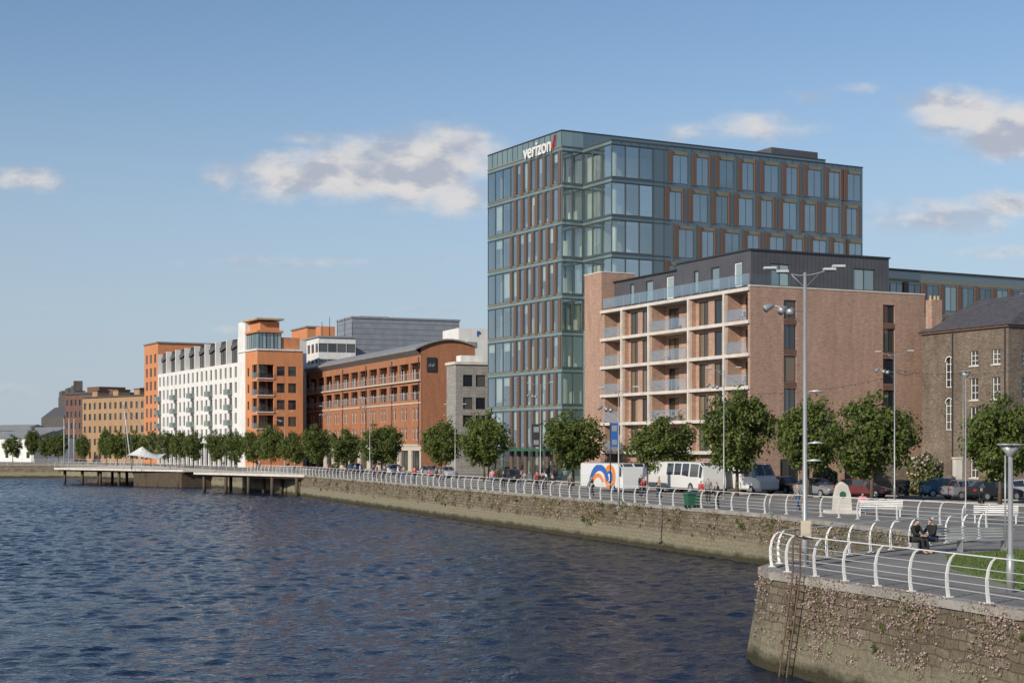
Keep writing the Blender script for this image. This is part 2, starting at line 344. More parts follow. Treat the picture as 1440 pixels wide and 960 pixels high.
def quaywall(name,label,pts,batter=.35,side=1):
    root=empty(name,label,'wall',loc=(pts[0][0],pts[0][1],0)); ox,oy=pts[0]
    pts=[tuple(p) for p in resample(pts,1.5)]
    low=offs(pts,side*batter); mb=MB(); s=0
    for i in range(len(pts)-1):
        a,b=pts[i],pts[i+1]; l=(Vector(b)-Vector(a)).length; c,d=low[i],low[i+1]
        mb.face([(c[0]-ox,c[1]-oy,WZ-.8),(d[0]-ox,d[1]-oy,WZ-.8),(b[0]-ox,b[1]-oy,-.18),(a[0]-ox,a[1]-oy,-.18)],0,[(s,-3.7),(s+l,-3.7),(s+l,-.18),(s,-.18)]); s+=l
    obj('masonry_face',mb.mesh('masonry_face',[MT['quay']]),root)
    mb=MB(); o1=offs(pts,side*.08); o2=offs(pts,-side*.5)
    for i in range(len(pts)-1):
        q=[(p[0]-ox,p[1]-oy) for p in (o1[i],o1[i+1],o2[i+1],o2[i])]
        mb.face([(*q[0],-.2),(*q[1],-.2),(*q[1],.03),(*q[0],.03)]); mb.face([(*q[0],.03),(*q[1],.03),(*q[2],.03),(*q[3],.03)]); mb.face([(*q[0],-.2),(*q[1],-.2),(*q[2],-.2),(*q[3],-.2)])
    obj('coping',mb.mesh('coping',[MT['coping']]),root)
SIDE=1
quaywall('quay_wall','long weathered stone river wall with pale tide band',edge[:8],side=SIDE)
quaywall('quay_bastion_wall','battered stone river wall covered in pink flowers',edge[7:],batter=.6,side=SIDE)
def wallplants(name,label,pts,n,flower,zr,batter,size,ls,fp=.7,green=.1):
    pts=resample(pts,.5); low=[Vector(p) for p in offs([tuple(p) for p in pts],SIDE*batter)]; mb=MB()
    hot=[R.random()**1.6 for _ in range(len(pts)//3+2)]
    for k in range(n):
        i=R.randrange(len(pts)-1)
        if R.random()>.12+.88*hot[i//3]: continue
        t=R.random(); z=zr[0]+(zr[1]-zr[0])*R.random()**(1.3+1.5*(1-hot[i//3]))
        f=(z/-3.7); p=pts[i].lerp(pts[i+1],t).lerp(low[i].lerp(low[i+1],t),f)
        tt=(pts[i+1]-pts[i]).normalized(); nn_=Vector((tt.y,-tt.x))*SIDE
        c=Vector((p.x,p.y,z)); g=R.random()<green; isf=(not g) and R.random()<flower; rr=size*(.3+R.random()**2*1.4)*(1.5 if g else 1)
        for j in range(R.randint(8,26)*(2 if g else 1)):
            q=c+Vector((tt.x,tt.y,0))*R.gauss(0,rr)+Vector((0,0,1))*R.gauss(0,rr*.6)+Vector((nn_.x,nn_.y,0))*(abs(R.gauss(0,rr*.35))+.02)
            if q.z>.10:q.z=.05
            s=ls*(.5+R.random())*(1.3 if g else 1)
            a=Vector((R.gauss(0,1),R.gauss(0,1),R.gauss(0,1))).normalized()*s; b=a.cross(Vector((R.gauss(0,1),R.gauss(0,1),R.gauss(0,1)))).normalized()*s
            mb.face([q-a-b,q+a-b,q+a+b,q-a+b],2 if g else (1 if isf and R.random()<fp else 0))
    tag(obj(name,mb.mesh(name,[MT['weed'],MT['flower'],MT['leaf']])),label,'plant',kind='stuff')
wallplants('wall_plants','dry ochre weeds growing on the long river wall',[(-30,220),(14.5,91),(17,79),(19.5,66)],3300,.5,(-.15,-1.7),.35,.16,.03,.55,.03)
wallplants('wall_flowers','pink and cream flowering weeds over the stone bastion wall',edge[9:13],3400,.85,(0.02,-2.1),.6,.12,.017,.75,.012)
def strip(name,label,L,Rr,mat,z,zt=None):
    mb=MB()
    for i in range(len(L)-1): mb.face([(*L[i],z),(*Rr[i],z),(*Rr[i+1],z),(*L[i+1],z)])
    return tag(obj(name,mb.mesh(name,[mat])),label,None,kind='structure')
road=[(58,75),(40,96),(29,112),(20.5,126),(15.5,137),(8,155),(-.5,173),(-6,190),(-15.5,215),(-28,250),(-46,300),(-85,400)]
roadR=[(x+6.2,y+2) for x,y in road]
strip('road','asphalt quay road',road,roadR,MT['asphalt'],.004)
mb=MB()
pr=[Vector(p) for p in resample([((a[0]+b[0])/2,(a[1]+b[1])/2) for a,b in zip(road,roadR)],2.)]
for i in range(0,len(pr)-2,3):
    a,b=pr[i],pr[i+1]; t=(b-a).normalized(); n=Vector((t.y,-t.x))*.06
    mb.face([(a.x-n.x,a.y-n.y,.012),(b.x-n.x,b.y-n.y,.012),(b.x+n.x,b.y+n.y,.012),(a.x+n.x,a.y+n.y,.012)])
tag(obj('road_markings',mb.mesh('road_markings',[MT['white_paint']])),'white dashed centre line painted on the road',None,kind='structure')
for side_,pts in (('river',road),('building',roadR)):
    mb=MB(); q=[tuple(p) for p in resample(pts,3)]; o2=offs(q,.15)
    for i in range(len(q)-1):
        a,b,c,d=q[i],q[i+1],o2[i+1],o2[i]
        mb.face([(*a,.12),(*b,.12),(*c,.12),(*d,.12)]);mb.face([(*a,0),(*b,0),(*b,.12),(*a,.12)]);mb.face([(*d,0),(*c,0),(*c,.12),(*d,.12)])
    tag(obj('kerb',mb.mesh('kerb',[MT['coping']])),'granite kerb along the quay road',None,kind='structure')
mb=MB(); mb.face([(30,108,.008),(75,98,.008),(80,140,.008),(38,132,.008)]); tag(obj('car_park_ground',mb.mesh('cp',[MT['asphalt']])),'asphalt parking area',None,kind='structure')
lawn=[(X(1335,50),50),(X(1330,56.5),56.5),(X(1430,59),59),(26,60),(26,36),(X(1440,42.5),42.5)]
mb=MB(); mb.face([(x,y,.02) for x,y in lawn])
for i in range(len(lawn)):
    a,b=lawn[i],lawn[(i+1)%len(lawn)]; mb.face([(*a,0),(*b,0),(*b,.02),(*a,.02)])
tag(obj('lawn',mb.mesh('lawn',[MT['grass']])),'mown green lawn inside the promenade',None,kind='structure')
def inpoly(x,y,P):
    c=False
    for i in range(len(P)):
        (x0,y0),(x1,y1)=P[i],P[i-1]
        if (y0>y)!=(y1>y) and x<(x1-x0)*(y-y0)/(y1-y0)+x0: c=not c
    return c
mb=MB()
for k in range(9000):
    x=13.5+R.random()*8.5; y=40+R.random()*19
    if not inpoly(x,y,lawn):continue
    h=.05+R.random()*.07; t=R.random()*6.28; dx,dy=math.cos(t)*.02,math.sin(t)*.02
    mb.face([(x-dx,y-dy,.02),(x+dx,y+dy,.02),(x+R.gauss(0,.03),y+R.gauss(0,.03),.02+h)])
tag(obj('lawn_grass_blades',mb.mesh('gb',[MT['leaf']])),'short grass blades on the lawn','grass',kind='stuff')
# ------------------------------------------------------------------ building toolkit
def fm(face,off):
    return {'F':lambda u,d,z:(u,off-d,z),'L':lambda u,d,z:(off-d,u,z),'R':lambda u,d,z:(off+d,u,z),'B':lambda u,d,z:(u,off+d,z)}[face]
FROT={'F':0,'L':-math.pi/2,'R':math.pi/2,'B':math.pi}
WC={}
def winmesh(w,h,cols,rows,fr,fm_,gm,blind=0):
    k=(round(w,2),round(h,2),cols,rows,fr,fm_,gm,blind)
    if k in WC:return WC[k]
    mb=MB(); f=fr
    mb.box(-w/2,w/2,-.03,.05,0,f);mb.box(-w/2,w/2,-.03,.05,h-f,h);mb.box(-w/2,-w/2+f,-.03,.05,f,h-f);mb.box(w/2-f,w/2,-.03,.05,f,h-f)
    for c in range(1,cols): x=-w/2+w*c/cols; mb.box(x-f*.4,x+f*.4,-.025,.05,f,h-f)
    for r in range(1,rows): z=h*r/rows if rows>2 else h*.72; mb.box(-w/2+f,w/2-f,-.02,.05,z-f*.4,z+f*.4)
    for c in range(cols):
        x0=-w/2+w*c/cols;x1=-w/2+w*(c+1)/cols
        mb.face([(x0,.02,.01),(x1,.02,.01),(x1,.02,h-.01),(x0,.02,h-.01)],1)
    mats=[MT[fm_],MT[gm]]
    if blind: mb.face([(-w/2+f,.18,h*(1-blind)),(w/2-f,.18,h*(1-blind)),(w/2-f,.18,h-.02),(-w/2+f,.18,h-.02)],2); mats.append(MT['blind'])
    WC[k]=mb.mesh('window',mats); return WC[k]
class Bld:
    def __init__(s,name,label,cat,px,Y,phi,group=None):
        s.o=Vector((X(px,Y),Y)); s.phi=rad(phi); s.ax=Vector((math.cos(s.phi),math.sin(s.phi))); s.ay=Vector((-math.sin(s.phi),math.cos(s.phi)))
        s.root=empty(name,label,cat,(s.o.x,s.o.y,0),s.phi,group); s.wins=[]
    def t(s,px,axis,lx=0,ly=0):
        p=s.o+s.ax*lx+s.ay*ly; d=s.ax if axis=='x' else s.ay; k=(px-720)/F
        return (k*p.y-p.x)/(d.x-k*d.y)
    def z(s,py,lx=0,ly=0): return Zp(py,(s.o+s.ax*lx+s.ay*ly).y)
    def add(s,mb,name,mats,label=None,smooth=False):
        o=obj(name,mb.mesh(name,[MT[m] for m in mats],smooth),s.root)
        if label:o['label']=label
        return o
    def box(s,name,mat,x0,x1,y0,y1,z0,z1,label=None):
        mb=MB(); mb.box(x0,x1,y0,y1,z0,z1); return s.add(mb,name,[mat],label)
    def wall(s,face,off,u0,u1,z0,z1,ops,mat,th=.25,name='wall'):
        f=fm(face,off); us=sorted({u0,u1}|{v for o in ops for v in o[:2]}); zs=sorted({z0,z1}|{v for o in ops for v in o[2:4]}); mb=MB()
        for i in range(len(us)-1):
            um=(us[i]+us[i+1])/2; run=None
            for j in range(len(zs)-1):
                zm=(zs[j]+zs[j+1])/2
                hole=any(o[0]<um<o[1] and o[2]<zm<o[3] for o in ops)
                if not hole and run is None: run=zs[j]
                if run is not None and (hole or j==len(zs)-2):
                    top=zs[j] if hole else zs[j+1]
                    mb.face([f(us[i],0,run),f(us[i+1],0,run),f(us[i+1],0,top),f(us[i],0,top)]); run=None
        for a,b,c,d in ops:
            for p,q in (((a,c),(b,c)),((b,c),(b,d)),((b,d),(a,d)),((a,d),(a,c))):
                mb.face([f(p[0],0,p[1]),f(q[0],0,q[1]),f(q[0],-th,q[1]),f(p[0],-th,p[1])])
        return s.add(mb,name,[mat])
    def win(s,face,off,u0,u1,z0,z1,inset=.15,cols=1,rows=1,fr=.07,frame='frame_dark',glass='glass',name='window',blind=0):
        me=winmesh(u1-u0,z1-z0,cols,rows,fr,frame,glass,blind); p=fm(face,off)((u0+u1)/2,-inset,z0)
        s.wins.append((me,p,FROT[face],name)); return (u0,u1,z0,z1)
    def finish(s):
        cnt={}
        s.wins.sort(key=lambda q:(s.o+s.ax*q[1][0]+s.ay*q[1][1]).length); rest={}
        for me,p,r,n in s.wins:
            cnt[n]=cnt.get(n,0)+1
            if cnt[n]<=100: obj(n,me,s.root,p,r)
            else: rest.setdefault(n,[]).append((me,p,r))
        for n,l in rest.items():
            mb=MB(); mats=[]
            for me,p,r in l:
                T=Matrix.Translation(p)@Matrix.Rotation(r,4,'Z'); i=len(mb.v); mb.v+=[tuple(T@v.co) for v in me.vertices]
                ix=[]
                for m in me.materials:
                    if m not in mats:mats.append(m)
                    ix.append(mats.index(m))
                for pl in me.polygons: mb.f.append(tuple(i+k for k in pl.vertices)); mb.m.append(ix[pl.material_index]); mb.uv.append(None)
            o=obj('remaining_'+n+'s',mb.mesh(n,mats),s.root); o['kind']='stuff'
def quadwin(b,face,off,us,zs,w,h,**k):
    ops=[]
    for u in us:
        for z in zs:
            ops.append((u-w/2,u+w/2,z,z+h)); b.win(face,off,u-w/2,u+w/2,z,z+h,**k)
    return ops
def textmesh(body,offset=.03,extrude=.06):
    cu=bpy.data.curves.new('lettering','FONT'); cu.body=body; cu.extrude=extrude; cu.offset=offset; cu.size=1
    to=bpy.data.objects.new('text',cu); scene.collection.objects.link(to); bpy.context.view_layer.update()
    me=bpy.data.meshes.new_from_object(to.evaluated_get(bpy.context.evaluated_depsgraph_get())); bpy.data.objects.remove(to); me.materials.clear(); return me
# ------------------------------------------------------------------ brick apartment building
def apartment():
    b=Bld('brick_apartment_building','pinkish brick apartment block with white balcony slabs and zinc penthouse','building',1055,138,25.5)
    W=b.t(1300,'x'); L=b.t(848,'y'); LE=b.t(822,'y'); H=b.z(402); HE=22.0; PH=21.3
    ops=[]
    for u,ww in ((b.t(1111,'x'),1.35),(b.t(1250,'x'),1.35)):
        for k,z in enumerate((3.9,6.8,9.7,12.6,15.3)):
            hh=2.35 if k<4 else 1.7
            ops.append((u-ww/2,u+ww/2,z,z+hh)); b.win('F',0,u-ww/2,u+ww/2,z,z+hh,.14,2 if k%2 else 1,1,.07,'frame_dark','glass_warm' if k%2==0 and u<8 else 'glass')
            b.box('brick_recess_panel','brick_dark',u-ww/2-.02,u+ww/2+.02,-.01,.1,z-.5,z-.02)
    ops+=[(3.2,5.2,.3,2.8),(12,15,.3,2.8)]
    for a,c,z0,z1 in ops[-2:]: b.win('F',0,a,c,z0,z1,.14,2)
    b.wall('F',0,0,W,0,H,ops,'brick_pink',.3)
    b.box('parapet_coping','concrete',-.05,W+.05,-.05,.3,H,H+.12)
    b.wall('R',W,0,LE,0,H,[],'brick_pink'); b.wall('B',LE,0,W,0,H,[],'brick_pink')
    slabs=[18.0-2.9*k for k in range(0,6)]; rec=1.5
    piers=[0.,b.t(1020,'y'),b.t(970,'y'),b.t(914,'y'),b.t(876,'y'),L]
    pw=.75
    ops=[]
    for k in range(len(slabs)):
        zb=(slabs[k+1] if k+1<len(slabs) else .1)+.02
        for i in range(5):
            a=piers[i]+pw*.5; c=piers[i+1]-pw*.5; n=1 if c-a<4.2 else 2
            wid=(c-a)/n
            for j in range(n):
                uc=a+wid*(j+.5); w2=min(1.9,wid*.62); ops.append((uc-w2/2,uc+w2/2,zb,zb+2.25))
                b.win('L',rec if i%2==0 else .45,uc-w2/2,uc+w2/2,zb,zb+2.25,.1,2,1,.06,'frame_dark','glass_warm' if R.random()<.6 else 'glass')
    for i in range(5):
        off=rec if i%2==0 else .45
        a=piers[i];c=piers[i+1]
        b.wall('L',off,a,c,0,H,[o for o in ops if a<o[0]<c],'brick_pink',.2)
    for i,u in enumerate(piers):
        b.box('brick_pier','brick_pink',0 if i else .003,rec+.3,max(0.003,u-pw/2),u+pw/2,0,H-.02)
    for k,z in enumerate(slabs):
        b.box('balcony_slab','concrete',-.22,rec,.02,L+.3,z-.3,z)
    for u in (piers[1],piers[2],piers[3],piers[4]):
        b.box('white_fin','concrete',-.24,-.02,u-.12,u+.12,3.2,H-.35)
    for k in range(1,len(slabs)):
        for i in (0,2,4):
            mb=MB(); a=piers[i]+.42;c=piers[i+1]-.42; z=slabs[k]
            mb.face([(-.18,a,z+.08),(-.18,c,z+.08),(-.18,c,z+1.02),(-.18,a,z+1.02)],0); mb.box(-.21,-.16,a,c,z+1.02,z+1.06,1)
            n=max(2,int((c-a)/1.2))
            for q in range(n+1): u=a+(c-a)*q/n; mb.box(-.165,-.13,u-.02,u+.02,z,z+1.02,1)
            b.add(mb,'balcony_rail',['railglass','steel'])
        if k<5:
            for i in (0,2):
                u=piers[i]+1+R.random()*(piers[i+1]-piers[i]-2.4); mb=MB(); z=slabs[k]
                mb.box(.4,.9,u,u+.5,z+.42,z+.46); mb.box(.85,.9,u,u+.5,z+.46,z+.9)
                for dx in (.42,.85):
                    for dy in (.03,.44): mb.box(dx,dx+.04,u+dy,u+dy+.04,z,z+.42)
                b.add(mb,'balcony_chair',['frame_dark' if k%2 else 'tan'])
    b.wall('L',0,L+.3,LE,0,HE,[],'brick_pink'); b.wall('F',L+.3,0,4,H-3,HE,[],'brick_pink'); b.wall('B',LE,0,8,0,HE,[],'brick_pink')
    b.box('end_coping','concrete',-.05,4,L+.25,LE+.05,HE,HE+.12)
    b.box('roof_slab','grey',.2,W-.1,.3,LE-.2,H-.4,H-.02)
    x0=1.0;y0=1.4; xe=b.t(1250,'x',0,y0)
    mid=b.t(952,'y',x0)
    ops=[]
    for uc,w2 in ((3.4,1.2),(7.2,1.4),(10.5,.8),(16,1.4),(20,1.4),(23.5,.8)):
        ops.append((uc-w2/2,uc+w2/2,H+.3,H+2.45)); b.win('L',x0 if uc<mid else x0+.5,uc-w2/2,uc+w2/2,H+.3,H+2.45,.1,1,1,.12,'frame_white' if uc in(3.4,16) else 'frame_dark','glass_a')
    b.wall('L',x0,y0,mid,H,PH+.15,[o for o in ops if o[0]<mid],'seam',.15); b.wall('L',x0+.5,mid,L+.3,H,PH-.3,[o for o in ops if o[0]>mid],'seam',.15)
    ops=[]
    for pa,pb in ((1083,1110),(1200,1230)):
        a=b.t(pa,'x',0,y0);c=b.t(pb,'x',0,y0); ops.append((a,c,H+.3,H+2.3)); b.win('F',y0,a,c,H+.3,H+2.3,.1,2,1,.07,'frame_dark','glass_a')
    b.wall('F',y0,x0,xe,H,PH+.15,ops,'seam',.15); b.wall('R',xe,y0,L,H,PH,[],'seam')
    b.box('penthouse_roof','dark',x0-.12,xe+.1,y0-.12,mid,PH+.15,PH+.3); b.box('penthouse_roof','dark',x0+.3,xe+.1,mid,L+.3,PH-.3,PH-.18)
    mb=MB(); mb.face([(0,.2,H+.15),(0,L,H+.15),(0,L,H+1.1),(0,.2,H+1.1)],0); mb.box(-.02,.02,.2,L,H+1.1,H+1.14,1); mb.face([(.2,.1,H+.15),(5,.1,H+.15),(5,.1,H+1.1),(.2,.1,H+1.1)],0)
    for q in range(18): mb.box(.02,.06,q*1.6+.2,q*1.6+.24,H,H+1.1,1)
    b.add(mb,'roof_balustrade',['railglass','steel'])
    b.finish()
apartment()
# ------------------------------------------------------------------ office tower
def office():
    b=Bld('glass_office_tower','tall green glass and brown brick office tower with rooftop lettering','building',790,181,28.9)
    LA=b.t(686,'y'); xb=b.t(820,'x')
    H=b.z(184); S=4.27; Z=[b.z(627)+S*k for k in range(9)]
    s=-b.t(860,'y',xb,0); HB=b.z(197,xb,-s); WB=b.t(1213,'x',xb,-s)
    def plane(face,off,u0,u1,z0,z1,mat,ops=[]): b.wall(face,off,u0,u1,z0,z1,ops,mat,.12,name='curtain_wall')
    plane('B',LA,0,xb+WB,0,H-.5,'spandrel'); plane('R',xb+WB,-s,LA,0,HB,'spandrel')
    b.box('roof','dark',0.1,xb+WB-.1,-.02+.1,LA-.1,HB-.6,HB-.4); b.box('roof','dark',xb+.1,xb+WB-.1,-s+.1,.1,HB-.7,HB-.5)
    for nme,a in (('parapet_trim',(-.06,.1,-.06,LA,H,H+.14)),('parapet_trim',(.1,xb+WB*.98,-.06,.1,H,H+.14)),('parapet_trim',(xb-.06,xb+.1,-s-.06,-.1,HB,HB+.14)),('parapet_trim',(xb+.1,xb+WB+.05,-s-.06,-s+.1,HB,HB+.14))):
        b.box(nme,'dark',*a)
    b.box('upper_parapet','spandrel',xb,xb+WB*.98,.0,.2,HB,H-.02)
    for k in range(0,9):
        mb=MB(); z=Z[k]+.35
        mb.box(.35,xb+WB-.3,.25,LA-.3,z-.35,z)
        if k>=3: mb.box(xb+.35,xb+WB-.3,-s+.35,.24,z-.35,z)
        b.add(mb,'floor_slab',['interior'])
    b.box('service_core','interior',3.6,xb+WB-5,-s+3.6,LA-3.5,0,HB-1)
    for x,y in ((1.3,1.3),(1.3,LA-1.5),(1.3,LA/2),(xb+1.2,-s+1.2)):
        mb=MB(); mb.tube([(x,y,0 if x<2 else Z[3]),(x,y,HB-1)],.3,10); b.add(mb,'interior_column',['interior'])
    for i in range(4): mb=MB(); mb.tube([(xb+9+i*7.5,-s+1.6,Z[3]),(xb+9+i*7.5,-s+1.6,HB-1)],.3,10); b.add(mb,'interior_column',['interior'])
    glassend=b.t(718,'y')
    def strips(face,off,u0,u1,zs,d=.05,mat='olive'):
        f=fm(face,off)
        for z in zs:
            for hz,ht,m2 in ((z-.04,.10,'frame_teal'),(z+.40,.17,mat)):
                p=f(u0,0,hz);q=f(u1,d+.02,hz+ht)
                b.box('floor_strip',m2,min(p[0],q[0]),max(p[0],q[0]),min(p[1],q[1]),max(p[1],q[1]),hz,hz+ht)
    strips('L',0,0.05,LA,Z[1:],mat='olive'); strips('F',0,.0,xb-.1,Z[1:],mat='frame_teal'); strips('L',xb,-s+.0,-.1,Z[4:],mat='frame_teal'); strips('F',-s,xb,xb+8,Z[4:],mat='frame_teal')
    bl=lambda: R.choice((0,0,0,0,.3,.5,.85))
    oA=[];oF=[];oBL=[];oB=[]
    ge=b.t(918,'x',xb,-s); gd=b.t(934,'x',xb,-s)
    for k in range(0,8):
        z0=Z[k]+.62 if k else .6; z1=Z[k+1]-.06
        n=3; w_=(LA-glassend)/n
        for i in range(n): oA.append(b.win('L',0,glassend+w_*i+.04,glassend+w_*(i+1)-.04,z0,z1,0,1,1,.045,'frame_teal','clear_a',blind=bl()))
        nb=7; bw=glassend/nb; sh=(0,.0,.8,.8)[k%4]
        for i in range(nb):
            a=bw*i+sh; e0=min(a+bw-.62,glassend-.06)
            if e0-a>.5: oA.append(b.win('L',0,a+.06,e0,z0,z1,0,1,1,.045,'frame_teal','clear_a' if (i+k)%4 else 'clear_b',blind=bl()))
            u0=a+bw-.56;u1=min(a+bw,glassend-.02)
            if u1-u0>.2: b.box('brick_panel','lattice',-.14,-.001,u0,u1,z0-.15,z1+.02)
        if sh: b.box('brick_panel','lattice',-.14,-.001,.1,.7,z0-.15,z1+.02)
        oF.append(b.win('F',0,.1,xb/2-.03,z0,z1,0,1,1,.045,'frame_teal','clear_a',blind=bl())); oF.append(b.win('F',0,xb/2+.03,xb-.1,z0,z1,0,1,1,.045,'frame_teal','clear_a'))
        if k<3: continue
        n=3
        for i in range(n): oBL.append(b.win('L',xb,-s+s*i/n+.04,-s+s*(i+1)/n-.04,z0,z1,0,1,1,.045,'frame_teal','clear_a'))
        for i in range(n): oB.append(b.win('F',-s,xb+ge*i/n+.04,xb+ge*(i+1)/n-.04,z0,z1,0,1,1,.045,'frame_teal','clear_a'))
        b.win('F',-s,xb+ge+.05,xb+gd-.05,z0-.6,z1+.1,-.03,1,1,.05,'frame_teal','spandrel')
        nb=9; bw=(WB-gd)/nb; sh=(0,0.,1.3)[k%3] if k!=7 else .5
        for i in range(nb):
            a=xb+gd+bw*i+sh
            if i==nb-1: a=xb+gd+bw*i+sh*.3
            wlen=bw*.64 if (i+k)%2 else bw*.52
            oB.append(b.win('F',-s,a+.7,min(a+.7+wlen,xb+WB-.15),z0-.1,z1-.4,0,2,1,.05,'frame_teal','clear_b',blind=bl()))
            b.box('brick_panel','lattice',a+.06,a+.66,-s-.16,-s-.001,z0-.2,z1+.05)
            if (i+k)%2==0: b.box('brick_panel','lattice',a+.75+wlen,min(a+1.1+wlen,xb+WB),-s-.16,-s-.001,z0-.2,z1+.05)
            b.box('olive_spandrel','olive',a+.7,min(a+.7+wlen,xb+WB-.1),-s-.05,-s-.001,z1-.36,z1+.02)
            b.box('bay_fin','frame_teal',a-.03,a+.0,-s-.10,-s-.001,z0-.6,z1+.3)
    plane('L',0,0,LA,0,H,'spandrel_a',oA); plane('F',0,0,xb,0,H,'spandrel_a',oF)
    plane('L',xb,-s,0,0,HB,'spandrel_a',oBL); plane('F',-s,xb,xb+WB,0,HB,'spandrel',oB)
    for k in range(14): b.box('parapet_mullion','frame_teal',-.05,-.001,LA*k/14+.02,LA*k/14+.07,Z[8]+.65,H)
    for k in range(30): b.box('parapet_mullion','frame_teal',xb+WB*k/30,xb+WB*k/30+.05,-s-.05,-s-.001,Z[8]+.1,HB)
    pa=b.t(1085,'x',xb,8);pb=b.t(1150,'x',xb,8)
    b.box('roof_plant_room','seam',xb+pa,xb+pb,8,13,HB-.5,b.z(207,xb+pa,8))
    b.box('entrance_canopy','green_paint',-1.3,0,2,12,3.4,3.7)
    me=textmesh('verizon',.015)
    xs=[v.co.x for v in me.vertices]; x0,x1=min(xs),max(xs)
    u0=b.t(738,'y');u1=b.t(777,'y'); zb=b.z(219,0,(u0+u1)/2); Wt=u0-u1; Ht=1.75
    for v in me.vertices:
        X_=(v.co.x-x0)/(x1-x0)*Wt; Y_=v.co.y/.72*Ht; Z_=v.co.z
        v.co=(-.2-Z_, u0-X_, zb+Y_)
    me.materials.append(MT['frame_white'])
    o=obj('lettering',me,b.root); o['label']='white rooftop word verizon'
    mb=MB(); ua=u1-.12; zt=zb+1.75
    pl=[(ua,zb+.75),(ua-.12,zb+.75),(ua-.22,zb+.5),(ua-.56,zt),(ua-.68,zt),(ua-.28,zb+.22),(ua-.18,zb+.22)]
    mb.face([(-.26,u,z) for u,z in pl]); mb.face([(-.1,u,z) for u,z in pl])
    for i in range(len(pl)): a=pl[i];c=pl[(i+1)%len(pl)]; mb.face([(-.26,*a),(-.26,*c),(-.1,*c),(-.1,*a)])
    b.add(mb,'tick_mark',['red'],'red tick beside the lettering')
    b.finish()
    c=Bld('office_wing','lower glass and brick office wing behind the old houses','building',1248,205,28.9)
    W=52; H2=c.z(380); c.wall('F',0,0,W,0,H2,[],'spandrel',name='curtain_wall'); c.wall('L',0,0,18,0,H2,[],'spandrel',name='curtain_wall'); c.wall('B',18,0,W,0,H2,[],'spandrel'); c.wall('R',W,0,18,0,H2,[],'spandrel')
    c.box('roof','dark',-.1,W,-.15,18,H2,H2+.3)
    for r in range(3):
        z=H2-4.9-4.2*r
        c.box('olive_spandrel','olive',0,W,-.08,-.001,z+3.55,z+3.9)
        for i in range(16):
            u=.4+i*3.2+(1 if r%2 else 0); c.win('F',0,u,u+2.2,z,z+3.3,-.04,2,1,.06,'frame_teal','glass_a' if (i+r)%3==0 else 'glass_b'); c.box('brick_panel','lattice',u+2.3,u+3.05,-.2,-.001,z-.3,z+3.5)
    c.finish()
office()
